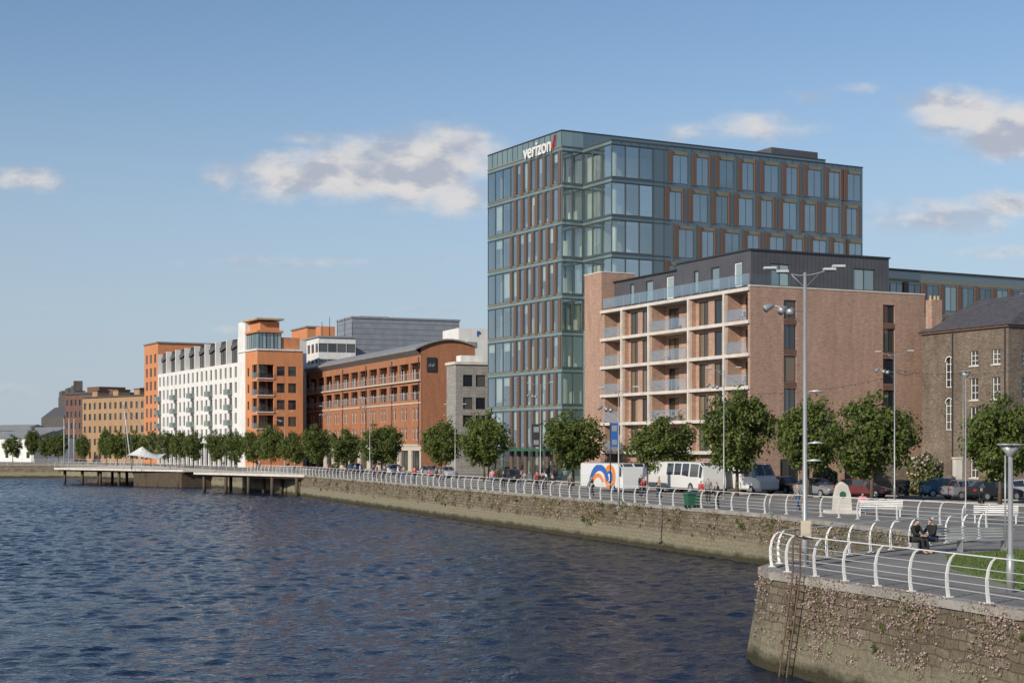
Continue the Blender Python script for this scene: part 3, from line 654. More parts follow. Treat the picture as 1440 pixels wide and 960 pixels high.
# ------------------------------------------------------------------ old yellow brick house
def georgian():
    b=Bld('old_brick_warehouse','old grey brown brick building with arched windows and slate roof','building',1418,133,25)
    L=b.t(1296,'y'); H=b.z(459); W=20
    cols=[b.t(p,'y') for p in (1401,1370)]; ops=[]
    for u in cols:
        for z0,z1 in ((1.2,3.2),(5.,7.4),(8.0,9.9),(11.0,12.3)):
            ops.append((u-.5,u+.5,z0,z1)); b.win('L',0,u-.5,u+.5,z0,z1,.15,2,3,.06,'frame_white','glass'); b.box('sill','concrete',-.1,.05,u-.6,u+.6,z0-.12,z0-.002)
    def arched(ua,z0,z1,r=.55):
        ops.append((ua-r,ua+r,z0,z1)); b.win('L',0,ua-r,ua+r,z0,z1-.02,.15,2,4,.07,'frame_white','glass')
        zc=z1-r; n=12
        for sg in (-1,1):
            mb=MB()
            for i in range(n//2):
                t0=math.pi/2*i/(n//2);t1=math.pi/2*(i+1)/(n//2)
                mb.face([(-.004,ua+sg*math.cos(t0)*r,zc+math.sin(t0)*r),(-.004,ua+sg*math.cos(t1)*r,zc+math.sin(t1)*r),(-.004,ua+sg*r,zc+r+.005)])
            b.add(mb,'arch_brickwork',['brick_yellow'])
        mb=MB()
        for i in range(n):
            t0=math.pi*i/n;t1=math.pi*(i+1)/n
            A=lambda t,q:(-.03,ua+math.cos(t)*q,zc+math.sin(t)*q)
            mb.face([A(t0,r-.09),A(t1,r-.09),A(t1,r+.0),A(t0,r+.0)])
        b.add(mb,'arch_frame',['frame_white'])
    ua=b.t(1335,'y')
    arched(ua,5.4,8.3); arched(ua,9.2,12.0)
    b.wall('L',0,0,L,0,H,ops,'brick_yellow',.25)
    ops=[]
    for u in (2.,5,8,11,14,17):
        for z0,z1 in ((1.2,3.2),(5.,7.2),(8.0,9.9),(11.0,12.3)):
            ops.append((u-.5,u+.5,z0,z1)); b.win('F',0,u-.5,u+.5,z0,z1,.15,2,3,.05,'frame_white','glass')
    b.wall('F',0,0,W,0,H,ops,'brick_yellow',.25); b.wall('R',W,0,L,0,H,[],'brick_yellow'); b.wall('B',L,0,W,0,H,[],'brick_yellow')
    b.box('eaves','brick_dark',-.2,W,-.18,L+.2,H,H+.18)
    rx=5.5; RH=H+3.3
    mb=MB(); e0=H+.18
    mb.face([(-.3,-.3,e0),(-.3,L+.3,e0),(rx,L-1.5,RH),(rx,2.,RH)]);mb.face([(2*rx,-.3,e0),(2*rx,L+.3,e0),(rx,L-1.5,RH),(rx,2.,RH)])
    mb.face([(-.3,-.3,e0),(2*rx,-.3,e0),(rx,2.,RH)]);mb.face([(-.3,L+.3,e0),(2*rx,L+.3,e0),(rx,L-1.5,RH)])
    mb.face([(2*rx,-.3,e0),(W,-.3,e0),(W,L/2,RH),(rx,L/2,RH-.02)]); mb.face([(2*rx,L+.3,e0),(W,L+.3,e0),(W,L/2,RH),(rx,L/2,RH-.02)])
    b.add(mb,'roof',['slate'])
    for cx,cy,hw,tz in ((1.0,L-.5,.6,17.3),(rx+.3,1.2,.8,RH+.5)):
        b.box('chimney','brick_pink',cx-hw,cx+hw,cy-.4,cy+.4,H,tz)
        for q in (-.4,.1,.5):
            mb=MB(); mb.tube([(cx+q,cy,tz),(cx+q,cy,tz+.4)],[.13,.1],8); b.add(mb,'chimney_pot',['tan'])
    for y in (.35,L*.62):
        mb=MB(); mb.tube([(-.08,y,0),(-.08,y,H)],.06,6); b.add(mb,'drainpipe',['dark'])
    b.finish()
    wv=empty('yard_wall','low brick yard wall with pale rendered gate pillars','wall',(X(1285,128),128,0),rad(12))
    mb=MB(); mb.box(-6,0,-.15,.15,0,2.5); mb.box(7.5,16,-.15,.15,0,2.4); obj('wall_panel',mb.mesh('w',[MT['brick_yellow']]),wv)
    for x in (0,3.6,7.2):
        mb=MB(); mb.box(x,x+.55,-.3,.3,0,2.9); mb.box(x-.06,x+.61,-.36,.36,2.9,3.05); obj('gate_pillar',mb.mesh('p',[MT['concrete']]),wv)
georgian()
# ------------------------------------------------------------------ orange brick long building
def orangebrick():
    b=Bld('orange_brick_quay_building','long orange brick block with recessed balconies and curved grey roof','building',592,245,21.8)
    L=b.t(415,'y'); H=b.z(486); W=b.t(668,'x')
    n=14; bw=L/n
    rows=[5.0,8.1]; ops=[]
    for i in range(n):
        uc=bw*(i+.5)
        for z in rows:
            for q in (-.9,.9):
                ops.append((uc+q-.55,uc+q+.55,z,z+2.0)); b.win('L',0,uc+q-.55,uc+q+.55,z,z+2.0,.14,1,2,.06,'frame_white','glass')
        ops.append((uc-bw*.38,uc+bw*.38,11.4,13.7)); ops.append((uc-bw*.42,uc+bw*.42,14.6,17.2))
    b.wall('L',0,0,L,4.2,18.3,ops,'brick_orange',.3)
    b.wall('L',1.5,0,L,10.9,18.3,[],'brick_orange')
    for i in range(n):
        uc=bw*(i+.5)
        b.win('L',1.45,uc-1.2,uc+1.2,11.5,13.6,0,2,1,.07,'frame_white','glass',name='balcony_door'); b.win('L',1.45,uc-1.2,uc+1.2,14.6,16.9,0,2,1,.07,'frame_white','glass',name='balcony_door')
        for z in (11.5,14.6):
            mb=MB()
            mb.box(-.16,-.1,uc-bw*.44,uc+bw*.44,z+.9,z+.96)
            for q in range(9): u=uc-bw*.44+bw*.88*q/8; mb.box(-.15,-.11,u-.02,u+.02,z,z+.9)
            b.add(mb,'balcony_rail',['rail_grey'])
    b.box('floor_band','cream',-.12,.05,0,L,10.7,10.95); b.box('floor_band','cream',-.35,.05,0,L,14.2,14.45); b.box('floor_band','cream',-.12,.05,0,L,4.0,4.3); b.box('balcony_floor','concrete',.05,1.5,.1,L,14.2,14.4)
    ops=[]
    for i in range(n):
        uc=bw*(i+.5); ops.append((uc-bw*.36,uc+bw*.36,.1,3.3)); b.win('L',.1,uc-bw*.36,uc+bw*.36,.1,3.3,.2,3,1,.08,'frame_dark','glass',name='shopfront')
    b.wall('L',0,0,L,0,4.0,ops,'cream',.3)
    cz=lambda t:18.3+(H-18.3+1.0)*math.sin(math.pi*(.18+.82*t*.75))
    f=MB(); pts=[(0,0),(W,0)]
    for k in range(9,-1,-1): pts.append((W*k/9,cz(k/9)))
    f.face([(x,-.0,z) for x,z in pts]); b.add(f,'wall',['brick_orange'])
    b.wall('R',W,0,L,0,17.5,[],'brick_orange'); b.wall('B',L,0,W,0,18,[],'brick_orange')
    f=MB()
    cr=[(W*k/9,cz(k/9)) for k in range(10)]
    cr=[(-1.0,cr[0][1]-.5)]+cr
    for (xa,za),(xc,zc) in zip(cr,cr[1:]):
        f.face([(xa,-.4,za+.2),(xc,-.4,zc+.2),(xc,L+.3,zc+.2),(xa,L+.3,za+.2)]); f.face([(xa,-.4,za-.05),(xc,-.4,zc-.05),(xc,-.4,zc+.2),(xa,-.4,za+.2)])
    f.face([(cr[0][0],-.4,cr[0][1]-.05),(cr[0][0],L,cr[0][1]-.05),(cr[0][0],L,cr[0][1]+.2),(cr[0][0],-.4,cr[0][1]+.2)])
    f.face([(cr[0][0],-.4,cr[0][1]-.05),(cr[0][0],L,cr[0][1]-.05),(0,L,18.3),(0,-.4,18.3)])
    b.add(f,'roof',['roofgrey'])
    b.wall('L',0,0,L,18.3,cr[1][1],[],'brick_orange')
    b.box('wall_sign','dark',b.t(600,'x'),b.t(613,'x'),-.2,-.01,b.z(522),b.z(502))
    mb=MB(); a=b.t(602.5,'x'); zz=b.z(515)
    for q,h in ((0,.3),(.28,.5),(.56,.3),(.8,.5)): mb.box(a+q,a+q+.07,-.24,-.201,zz,zz+h)
    b.add(mb,'sign_lettering',['rail_grey'])
    for u in (1,15,30,45):
        mb=MB(); mb.tube([(-.1,u,4),(-.1,u,18)],.07,6); b.add(mb,'drainpipe',['dark'])
    b.finish()
    g=Bld('grey_stone_office','square grey limestone block with dark windows','building',641,226,21.8)
    W=g.t(686,'x'); H=g.z(512); L=g.t(628,'y')
    ops=quadwin(g,'F',0,[g.t(658,'x'),g.t(676,'x')],[g.z(543),g.z(575),g.z(600),g.z(630)],1.5,1.7,frame='frame_dark',glass='glass')
    ops+=quadwin(g,'F',0,[g.t(684,'x')+1.2],[g.z(543)],.6,1.7)
    g.wall('F',0,0,W+2,0,H,ops,'stone',.3)
    g.wall('L',0,0,L,0,H,[],'stone'); g.wall('R',W+2,0,L,0,H,[],'stone'); g.wall('B',L,0,W+2,0,H,[],'stone')
    g.box('parapet','concrete',-.2,W+2.2,-.2,L+.2,H,H+.4); g.box('roof_room','white',1.5,W,2,L,H+.4,g.z(498))
    g.finish()
orangebrick()
# ------------------------------------------------------------------ white apartments and orange tower
def whiteorange():
    b=Bld('white_apartment_block','white rendered riverside apartments with dark glazed top floor','building',335,303,28)
    L=b.t(222,'y'); H=b.z(476); n=18; bw=L/n; ops=[]
    HT_=H-4.6
    for i in range(n):
        uc=bw*(i+.5)
        for k in range(5):
            z=5.4+3.0*k; bal=(i%4==1 and k<4)
            wd=2.0 if bal else 1.35
            if z+2.1>HT_-.3: continue
            ops.append((uc-wd/2,uc+wd/2,z,z+2.1)); b.win('L',0,uc-wd/2,uc+wd/2,z,z+2.1,.25,2 if bal else 1,1,.06,'frame_dark','glass')
            if bal:
                mb=MB(); mb.box(-1.1,0,uc-1.2,uc+1.2,z-.3,z-.15,0); mb.box(-1.1,-1.06,uc-1.2,uc+1.2,z-.15,z+.75,1); mb.box(-1.06,-.01,uc-1.2,uc-1.16,z-.15,z+.75,1); mb.box(-1.06,-.01,uc+1.16,uc+1.2,z-.15,z+.75,1)
                b.add(mb,'balcony',['grey','green_glass'])
    b.wall('L',0,0,L,4.6,HT_,ops,'white',.35); b.wall('L',1.2,0,L,HT_,H,[],'dark')
    b.box('terrace','white',0.003,1.2,0,L,HT_-.2,HT_-.002)
    for i in range(8):
        u=L*i/8; m_=L/8
        b.box('roof_fin','white',-.0,1.2,u+.003,u+.4,HT_,H+.2); b.win('L',1.1,u+.5,u+m_-.1,HT_+.1,H-.2,0,4,2,.09,'frame_dark','glass',name='top_floor_window')
        mb=MB(); mb.face([(.8,u+.4,H+.1),(.8,u+m_,H-1.0),(6,u+m_,H+.2),(6,u+.4,H+1.3)]); mb.face([(.8,u+.4,H+.1),(.8,u+m_,H-1.0),(.8,u+m_,H-1.8),(.8,u+.4,H-.7)]); mb.face([(.8,u+.4,H+.1),(6,u+.4,H+1.3),(6,u+.4,H-1),(.8,u+.4,H-1)]); b.add(mb,'roof',['seam'])
    for i in range(n+1): b.box('column','white',0,.5,bw*i-.3 if i else 0,bw*i+.3,0,4.6)
    for i in range(n): b.win('L',.6,bw*i+.3,bw*(i+1)-.3,0,4.5,0,3,1,.08,'frame_dark','glass',name='shopfront')
    b.wall('B',L,0,14,0,H,[],'white'); b.wall('R',14,0,L,0,H,[],'white'); b.wall('F',0,0,14,0,H,[],'white')
    b.finish()
    o=Bld('orange_end_block','orange rendered end block beside the white apartments','building',222,356,28)
    L=o.t(203,'y'); H=o.z(482)
    ops=quadwin(o,'L',0,[L*.2,L*.5,L*.8],[4.5+3.1*k for k in range(7)],1.7,2.0)
    o.wall('L',0,0,L,0,H,ops,'orange',.3); o.wall('F',0,0,14,0,H,[],'orange'); o.wall('B',L,0,14,0,H,[],'orange'); o.wall('R',14,0,L,0,H,[],'orange')
    o.box('roof','grey',-.3,14,-.3,L,H,H+.3); o.finish()
    t=Bld('orange_corner_tower','orange rendered corner tower with glass lantern and flat cap','building',362,292,28)
    L=t.t(335,'y'); Lw=t.t(345,'y'); W=t.t(426,'x'); H=t.z(466); HT=t.z(492); xc=t.t(397,'x')
    zs=[4.6+3.15*k for k in range(6)]
    ops=[o for o in quadwin(t,'F',0,[t.t(395,'x'),t.t(411,'x')],zs[:5],1.6,1.8)]
    cw=3.2
    for k in range(1,5): ops.append((0.25,cw,zs[k]-.4,zs[k]+2.1))
    t.wall('F',0,0,W,0,HT,ops,'orange',.35)
    opl=[(0.25,cw,zs[k]-.4,zs[k]+2.1) for k in range(1,5)]+quadwin(t,'L',0,[Lw*.75],zs[:5],1.1,1.6)
    t.wall('L',0,0,Lw,0,HT,opl,'orange',.35); t.wall('L',0,Lw,L,0,t.z(452,0,Lw),[],'white'); t.wall('F',Lw,0,2,HT,t.z(452,0,Lw),[],'white')
    t.wall('R',W,0,L,0,HT,[],'orange'); t.wall('B',L,0,W,0,HT,[],'orange')
    for k in range(1,5):
        t.win('F',2.,.2,cw+.1,zs[k]-.4,zs[k]+2.1,0,3,1,.08,'frame_dark','glass',name='loggia_window')
        mb=MB(); mb.box(.02,cw,.02,2.,zs[k]-.6,zs[k]-.4,0); mb.box(-.25,cw,-.25,-.2,zs[k]-.4,zs[k]+.6,1); mb.box(-.25,-.2,-.2,cw,zs[k]-.4,zs[k]+.6,1); mb.box(-.25,cw,-.2,-.002,zs[k]-.6,zs[k]-.4,0)
        t.add(mb,'balcony',['white','railglass'])
    t.box('roof_slab','white',-.2,W+.1,-.2,L-.1,HT,HT+.3)
    for i in range(3): t.win('F',.4,.4+i*xc/3.3,.4+(i+1)*xc/3.3,HT+.3,H-.1,0,2,1,.1,'frame_dark','glass_a',name='lantern_window')
    for i in range(3): t.win('L',.4,.4+i*Lw/3.3,.4+(i+1)*Lw/3.3,HT+.3,H-.1,0,2,1,.1,'frame_dark','glass_a',name='lantern_window')
    t.box('lantern_wall','orange',xc,W*.95,.6,Lw,HT+.3,H-.9); t.box('lantern_roof','orange',-.1,xc+.2,-.1,Lw,H-.1,H+.3)
    t.box('lantern_core','orange',.8,xc-.3,.8,Lw,H+.3,t.z(451)); t.box('cap_roof','tan',-.2,xc+.3,-.2,Lw+1.,t.z(449),t.z(446.5))
    t.finish()
    g=Bld('grey_metal_box_building','large grey metal clad plant building','building',495,345,22)
    W=g.t(646,'x'); L=g.t(474,'y'); H=g.z(447)
    for fc,off,a,c in (('F',0,0,W),('L',0,0,L),('B',L,0,W),('R',W,0,L)): g.wall(fc,off,a,c,0,H,[],'greypanel')
    g.box('roof_trim','grey',-.2,W+.2,-.2,L+.2,H,H+.4); g.box('upper_step','greypanel',2,W*.35,1,L,H+.4,H+.6)
    h=Bld('white_hotel_block','white and grey hotel block with long windows','building',448,318,22)
    W=h.t(500,'x'); L=h.t(426,'y'); H=h.z(474)
    for fc,off,a,c in (('B',L,0,W),('R',W,0,L)): h.wall(fc,off,a,c,0,H,[],'white')
    ops=quadwin(h,'F',0,[W*(i+.5)/4 for i in range(4)],[H-3-3.2*k for k in range(4)],1.9,1.8)
    h.wall('F',0,0,W,0,H,ops,'white')
    ops=quadwin(h,'L',0,[L*(i+.5)/4 for i in range(4)],[H-3-3.2*k for k in range(4)],2.2,1.8)
    h.wall('L',0,0,L,0,H,ops,'white'); h.box('roof','grey',-.3,W,-.3,L,H,H+.3); h.box('stair_head','orange',1,4,2,6,H+.3,H+2.4)
    for q in range(5):
        mb=MB(); mb.tube([(1+q*1.6,1,H+.3),(1+q*1.6,1,H+3.2+q%2)],.06,5); h.add(mb,'roof_antenna',['dark'])
    h.finish()
    r=Bld('red_roofed_block','red rendered block behind the tower','building',432,335,24)
    W=r.t(470,'x'); H=r.z(460)
    for fc,off,a,c in (('F',0,0,W),('L',0,0,12),('B',12,0,W),('R',W,0,12)): r.wall(fc,off,a,c,0,H,[],'orange')
    r.box('roof','grey',-.3,W,-.3,12,H,H+.3)
    s=Bld('car_park_tower','white car park block with blue parking sign','building',645,262,22)
    W=s.t(690,'x'); H=s.z(461)
    for fc,off,a,c in (('F',0,0,W),('L',0,0,8),('B',8,0,W),('R',W,0,8)): s.wall(fc,off,a,c,0,H,[],'white')
    s.box('louvre_band','grey',-.05,W*.55,-.1,-.01,s.z(488),s.z(480))
    me=textmesh('P',.02,.03); me.materials.append(MT['blue'])
    for v in me.vertices: x,y,z=v.co; v.co=(s.t(670,'x')+x*1.25,-.1-z,s.z(472)+y*1.25)
    obj('lettering',me,s.root)
whiteorange()
# ------------------------------------------------------------------ far left buildings
def far():
    b=Bld('ochre_apartment_block','ochre brick apartments with rows of small windows','building',204,372,44)
    L=b.t(116,'y'); H=b.z(556); n=12
    ops=quadwin(b,'L',0,[L*(i+.5)/n for i in range(n)],[1.0,4.3,7.4,10.5,13.2],1.1,1.6,frame='frame_dark')
    b.wall('L',0,0,L,0,H,ops,'brick_ochre',.3)
    for fc,off,a,c in (('F',0,0,13),('B',L,0,13),('R',13,0,L)): b.wall(fc,off,a,c,0,H,[],'brick_ochre')
    b.box('roof','slate',-.3,13,-.3,L,H,H+.3)
    for i in range(3): b.box('roof_gable','brick_ochre',-.3,3,L*(i+.2)/3,L*(i+.45)/3,H+.3,H+1.5); b.box('dormer_roof','brick_dark',-.4,3.1,L*(i+.19)/3,L*(i+.46)/3,H+1.5,H+1.8)
    for i in range(2): b.box('chimney','brick_dark',5,6.5,L*(i+.6)/2,L*(i+.6)/2+2,H+.3,H+2.3)
    b.finish()
    b=Bld('dark_brick_corner_block','dark red brick block with stepped roof','building',140,420,44)
    L=b.t(92,'y'); H=b.z(553)
    ops=quadwin(b,'L',0,[L*(i+.5)/8 for i in range(8)],[H-3-3.2*k for k in range(4)],1.2,1.6,frame='frame_dark')
    b.wall('L',0,0,L,0,H,ops,'brick_dark',.3)
    for fc,off,a,c in (('F',0,0,13),('B',L,0,13),('R',13,0,L)): b.wall(fc,off,a,c,0,H,[],'brick_dark')
    b.box('roof','slate',-.3,13,-.3,L,H,H+.5); b.box('roof_storey','brick_dark',2,10,L*.2,L*.55,H+.5,H+2.0); b.finish()
    b=Bld('castle_tower','ruined grey stone castle tower with battlements','tower',104,560,20)
    L=b.t(82,'y'); H=b.z(549)
    for fc,off,a,c in (('F',0,0,4),('L',0,0,L),('B',L,0,4),('R',4,0,L)): b.wall(fc,off,a,c,0,H,[],'castle')
    for y in (0,L*.35,L*.75): b.box('merlon','castle',0,1.5,y,y+L*.2,H,H+2)
    b.box('turret','castle',0,3,-.2,2.4,H,H+3.5)
    b=Bld('castle_wall_range','grey stone church range with pitched slate roof','building',90,560,28)
    L=b.t(58,'y'); H=b.z(585)
    for fc,off,a,c in (('F',0,0,10),('L',0,0,L),('B',L,0,10),('R',10,0,L)): b.wall(fc,off,a,c,0,H,[],'castle')
    mb=MB(); mb.face([(0,0,H),(0,L,H),(5,L,H+4),(5,0,H+4)]); mb.face([(10,0,H),(10,L,H),(5,L,H+4),(5,0,H+4)]);mb.face([(0,0,H),(10,0,H),(5,0,H+4)]); b.add(mb,'roof',['slate'])
    for k,(pa,pb,Y,py,m) in enumerate(((47,-40,400,616,'white'),(72,10,470,609,'grey'),(30,-40,500,605,'cream'))):
        b=Bld('low_quay_building','low pale riverside building with grey pitched roof','building',pa,Y,48,group='low buildings across the river')
        L=b.t(pb,'y'); H=b.z(py)
        if k==0: ops=quadwin(b,'L',0,[L*(i+.5)/6 for i in range(6)],[1.],1.6,1.6)
        else: ops=quadwin(b,'L',0,[L*(i+.5)/6 for i in range(6)],[H-3.],1.6,1.6)
        b.wall('L',0,0,L,0,H,ops,m)
        for fc,off,a,c in (('F',0,0,12),('B',L,0,12),('R',12,0,L)): b.wall(fc,off,a,c,0,H,[],m)
        mb=MB(); h2=H+2.0; mb.face([(-.4,0,H),(-.4,L,H),(6,L,h2),(6,0,h2)]); mb.face([(12.4,0,H),(12.4,L,H),(6,L,h2),(6,0,h2)]);mb.face([(0,0,H),(12,0,H),(6,0,h2)]);mb.face([(0,L,H),(12,L,H),(6,L,h2)]); b.add(mb,'roof',['roofgrey']); b.finish()
far()
# ------------------------------------------------------------------ railings
PP=[(0,0),(-.04,.28),(-.05,.58),(.0,.85),(.09,1.03),(.21,1.12)]
def postmesh():
    mb=MB()
    n=len(PP)
    for i in range(n-1):
        (o0,z0),(o1,z1)=PP[i],PP[i+1]; w0=.05-.03*i/n; w1=.05-.03*(i+1)/n; t=.018
        a=[(-t,o0-w0,z0),(t,o0-w0,z0),(t,o0+w0,z0),(-t,o0+w0,z0)]; c=[(-t,o1-w1,z1),(t,o1-w1,z1),(t,o1+w1,z1),(-t,o1+w1,z1)]
        for j in range(4): k=(j+1)%4; mb.face([a[j],a[k],c[k],c[j]])
        if i==n-2: mb.face(c)
    mb.box(-.07,.07,-.11,.11,0,.025)
    return mb.mesh('railing_post',[MT['white_paint']])
PM=postmesh()
def railing(label,pts,sp,inset=.25,z=.03,side=1,rr=.013,name='quay_railing'):
    base=[tuple(p) for p in pts]; ip=offs(base,-side*inset); q=resample(ip,sp)
    root=empty(name,label,'railing',(q[0].x,q[0].y,z))
    lines=[(-.02,.24),(-.04,.43),(-.04,.62),(0,.82),(.20,1.12)]
    qq=[tuple(p) for p in q]
    for li,(o,h) in enumerate(lines):
        ol=offs(qq,-side*o); mb=MB(); mb.tube([(p[0]-q[0].x,p[1]-q[0].y,h) for p in ol],.02 if li==4 else rr,6)
        obj('handrail' if li==4 else 'rail',mb.mesh('rail',[MT['white_paint'] if li==4 else MT['rail_grey']],True),root)
    for i,p in enumerate(q):
        a=q[max(0,i-1)];b=q[min(len(q)-1,i+1)]; t=(b-a).normalized(); inw=Vector((-t.y,t.x))*side
        ang=math.atan2(inw.y,inw.x)-math.pi/2
        if i<100: obj('railing_post',PM,root,(p.x-q[0].x,p.y-q[0].y,0),ang)
    return root
railing('long white curved railing along the river wall',[(-42,247),(-30,220),(14.5,91)],2.1)
railing('white curved railing beside the inner path',[(14.9,91.5),(24.5,70),(27,64)],1.7)
railing('white railing around the projecting quay',edge[7:9]+[(8.15,50.6),(8.3,48.4)]+edge[11:13],1.75)
railing('distant white railing on the far river wall',[(-200,350),(-100,347),(-88,338),(-76,320)],3.)
# ------------------------------------------------------------------ boardwalks on piles
def boardwalk(outer,inner,label,solid=None):
    root=empty('river_boardwalk',label,'boardwalk',(outer[0][0],outer[0][1],0)); ox,oy=outer[0]
    T=lambda p,z:(p[0]-ox,p[1]-oy,z)
    mb=MB()
    for z in (.05,-.28): mb.face([T(outer[0],z),T(outer[1],z),T(inner[1],z),T(inner[0],z)])
    for a,b in ((outer[0],outer[1]),(outer[1],inner[1]),(inner[1],inner[0]),(inner[0],outer[0])): mb.face([T(a,-.28),T(b,-.28),T(b,.05),T(a,.05)])
    obj('deck',mb.mesh('deck',[MT['concrete']]),root)
    mb=MB(); mb.tube([(0,0,-3.6),(0,0,-.28)],.27,10); pm=mb.mesh('pile',[MT['pile']],True)
    o0,o1=Vector(outer[0]),Vector(outer[1]); i0,i1=Vector(inner[0]),Vector(inner[1])
    n=int((o1-o0).length/6.5)
    for k in range(n+1):
        for f in (.06,.45):
            p=o0.lerp(o1,(k+.3)/(n+.6)).lerp(i0.lerp(i1,(k+.3)/(n+.6)),f); obj('pile',pm,root,(p.x-ox,p.y-oy,0))
    for f in (.06,.45):
        mb=MB(); a=o0.lerp(i0,f);b=o1.lerp(i1,f); mb.tube([T(a,-.42),T(b,-.42)],.16,4)
        obj('beam',mb.mesh('beam',[MT['pile']]),root)
    if solid:
        a=o0.lerp(o1,solid[0]); b=o0.lerp(o1,solid[1]); c=i0.lerp(i1,solid[1]); d=i0.lerp(i1,solid[0]); a=a.lerp(d,.05); b=b.lerp(c,.05); mb=MB(); q=[a,b,c,d]
        for i in range(4): mb.face([T(q[i],-3.6),T(q[(i+1)%4],-3.6),T(q[(i+1)%4],-.29),T(q[i],-.29)])
        obj('pier_wall',mb.mesh('pier_wall',[MT['pile']]),root)
    railing('white railing on the boardwalk edge',[outer[1],outer[0]],2.2,z=.05,name='boardwalk_railing',inset=.2)
P=lambda px,Y:(X(px,Y),Y)
boardwalk([P(428,216),P(272,238)],[(-29,222),(-40,252)],'pale decked boardwalk on dark timber piles over the river')
boardwalk([P(257,262),P(76,288)],[(-50,264),(-79,330)],'far pale boardwalk on dark timber piles',(.02,.38))
# ------------------------------------------------------------------ trees
def treemeshes(seed,h=7.6,w=6.0,z0=1.9,ncl=150,per=62,ls=.15):
    r=random.Random(seed); tb=MB(); cb=MB(); H=h-z0
    tb.tube([(0,0,0),(.03,.02,1.2),(.0,.05,2.4),(.1,0,3.6),(.05,.05,h*.78)],[.17,.13,.11,.08,.02],8)
    for k in range(9):
        t=r.random()*6.28; zz=1.9+r.random()*2.4; L=w*.3+r.random()*.6
        tb.tube([(0,.03,zz),(math.cos(t)*L*.5,math.sin(t)*L*.5,zz+.7),(math.cos(t)*L,math.sin(t)*L,zz+1.7)],[.07,.045,.012],5)
    cs=[]
    ang=[r.random()*6.28 for _ in range(4)]
    while len(cs)<ncl:
        v=Vector((r.gauss(0,1),r.gauss(0,1),r.gauss(0,1))).normalized(); q=r.random()**.33
        t=math.atan2(v.y,v.x); k=1+.09*math.sin(2*t+ang[0])+.07*math.sin(3*t+ang[1])+.08*math.sin(4*v.z+ang[2]+t)
        z=z0+H*.47+v.z*q*H*.5*k; prof=1. if z>z0+H*.25 else .85
        if v.z>0: prof*=1-.12*v.z*q
        cs.append(Vector((v.x*q*w*.48*k*prof,v.y*q*w*.48*k*prof,z)))
    for c in cs:
        rr=.36+r.random()*.32
        for j in range(per):
            o=Vector((r.gauss(0,1),r.gauss(0,1),r.gauss(0,.8)))*rr*.6; p=c+o
            if p.z<z0-.3:continue
            nrm=(o.normalized()+Vector((0,0,.5))+Vector((r.gauss(0,.5),r.gauss(0,.5),r.gauss(0,.5)))).normalized()
            s=ls*(.6+r.random()*.8); a=nrm.orthogonal().normalized(); a.rotate(Matrix.Rotation(r.random()*6.28,3,nrm)); b=nrm.cross(a)
            cb.face([p-a*s,p-b*s*.6,p+a*s,p+b*s*.6])
    return tb.mesh('trunk',[MT['bark']],True),cb.mesh('crown',[MT['leaf']])
TM=[treemeshes(k) for k in (1,2,3,4,5)]
def tree(px,Y,top,wpx,k,label='round leafy green tree in the promenade paving',name='tree'):
    h=Zp(top,Y); w=wpx/F*Y
    r=empty(name,label,'tree',(X(px,Y),Y,0),R.random()*6.28,'trees along the quay road')
    tm,cm=TM[k%5]; a=obj('trunk',tm,r); c=obj('crown',cm,r); r.scale=(w/6.,w/6.,h/7.6)
for k,(px,Y,tp,w) in enumerate([(1406,104,553,112),(1226,113,556,116),(1137,121,562,98),(1036,124,546,106),(931,138,586,94),(806,155,576,84),(681,174,580,76),(621,189,592,60),(537,213,595,62),(487,221,603,50),(445,229,596,46),(413,236,608,38),(381,243,599,42),(356,250,603,34),(330,257,606,34),(305,264,604,32),(272,280,605,30),(252,288,606,30),(232,296,604,28),(212,304,606,30),(186,325,604,30),(165,325,606,32),(150,332,604,28),(82,380,608,28),(66,385,611,26),(45,390,600,22),(18,390,612,26),(116,345,612,24)]):
    tree(px,Y,tp,w,k)
mb=MB()
for k in range(5000):
    t=R.random()*6.28;q=R.random()**.5; p=Vector((math.cos(t)*q*1.1,math.sin(t)*q*1.1,.2+R.random()*1.9*(1-q*.3))); s=.08
    a=Vector((R.gauss(0,1),R.gauss(0,1),R.gauss(0,1))).normalized()*s;b=a.cross(Vector((R.gauss(0,1),R.gauss(0,1),R.gauss(0,1)))).normalized()*s; mb.face([p-a,p-b,p+a,p+b],1 if R.random()<.25 else 0)
bm_=mb.mesh('flowering_shrub',[MT['leaf'],MT['flower']])
for px,Y,s in ((1301,127,1.3),(1160,126,.9),(470,222,.6),(700,172,.6)):
    o=obj('flowering_shrub',bm_,None,(X(px,Y),Y,0),R.random()*6); o.scale=(s,s,s*1.3); tag(o,'leafy shrub with pale flowers beside the wall','shrub','shrubs by the quay')
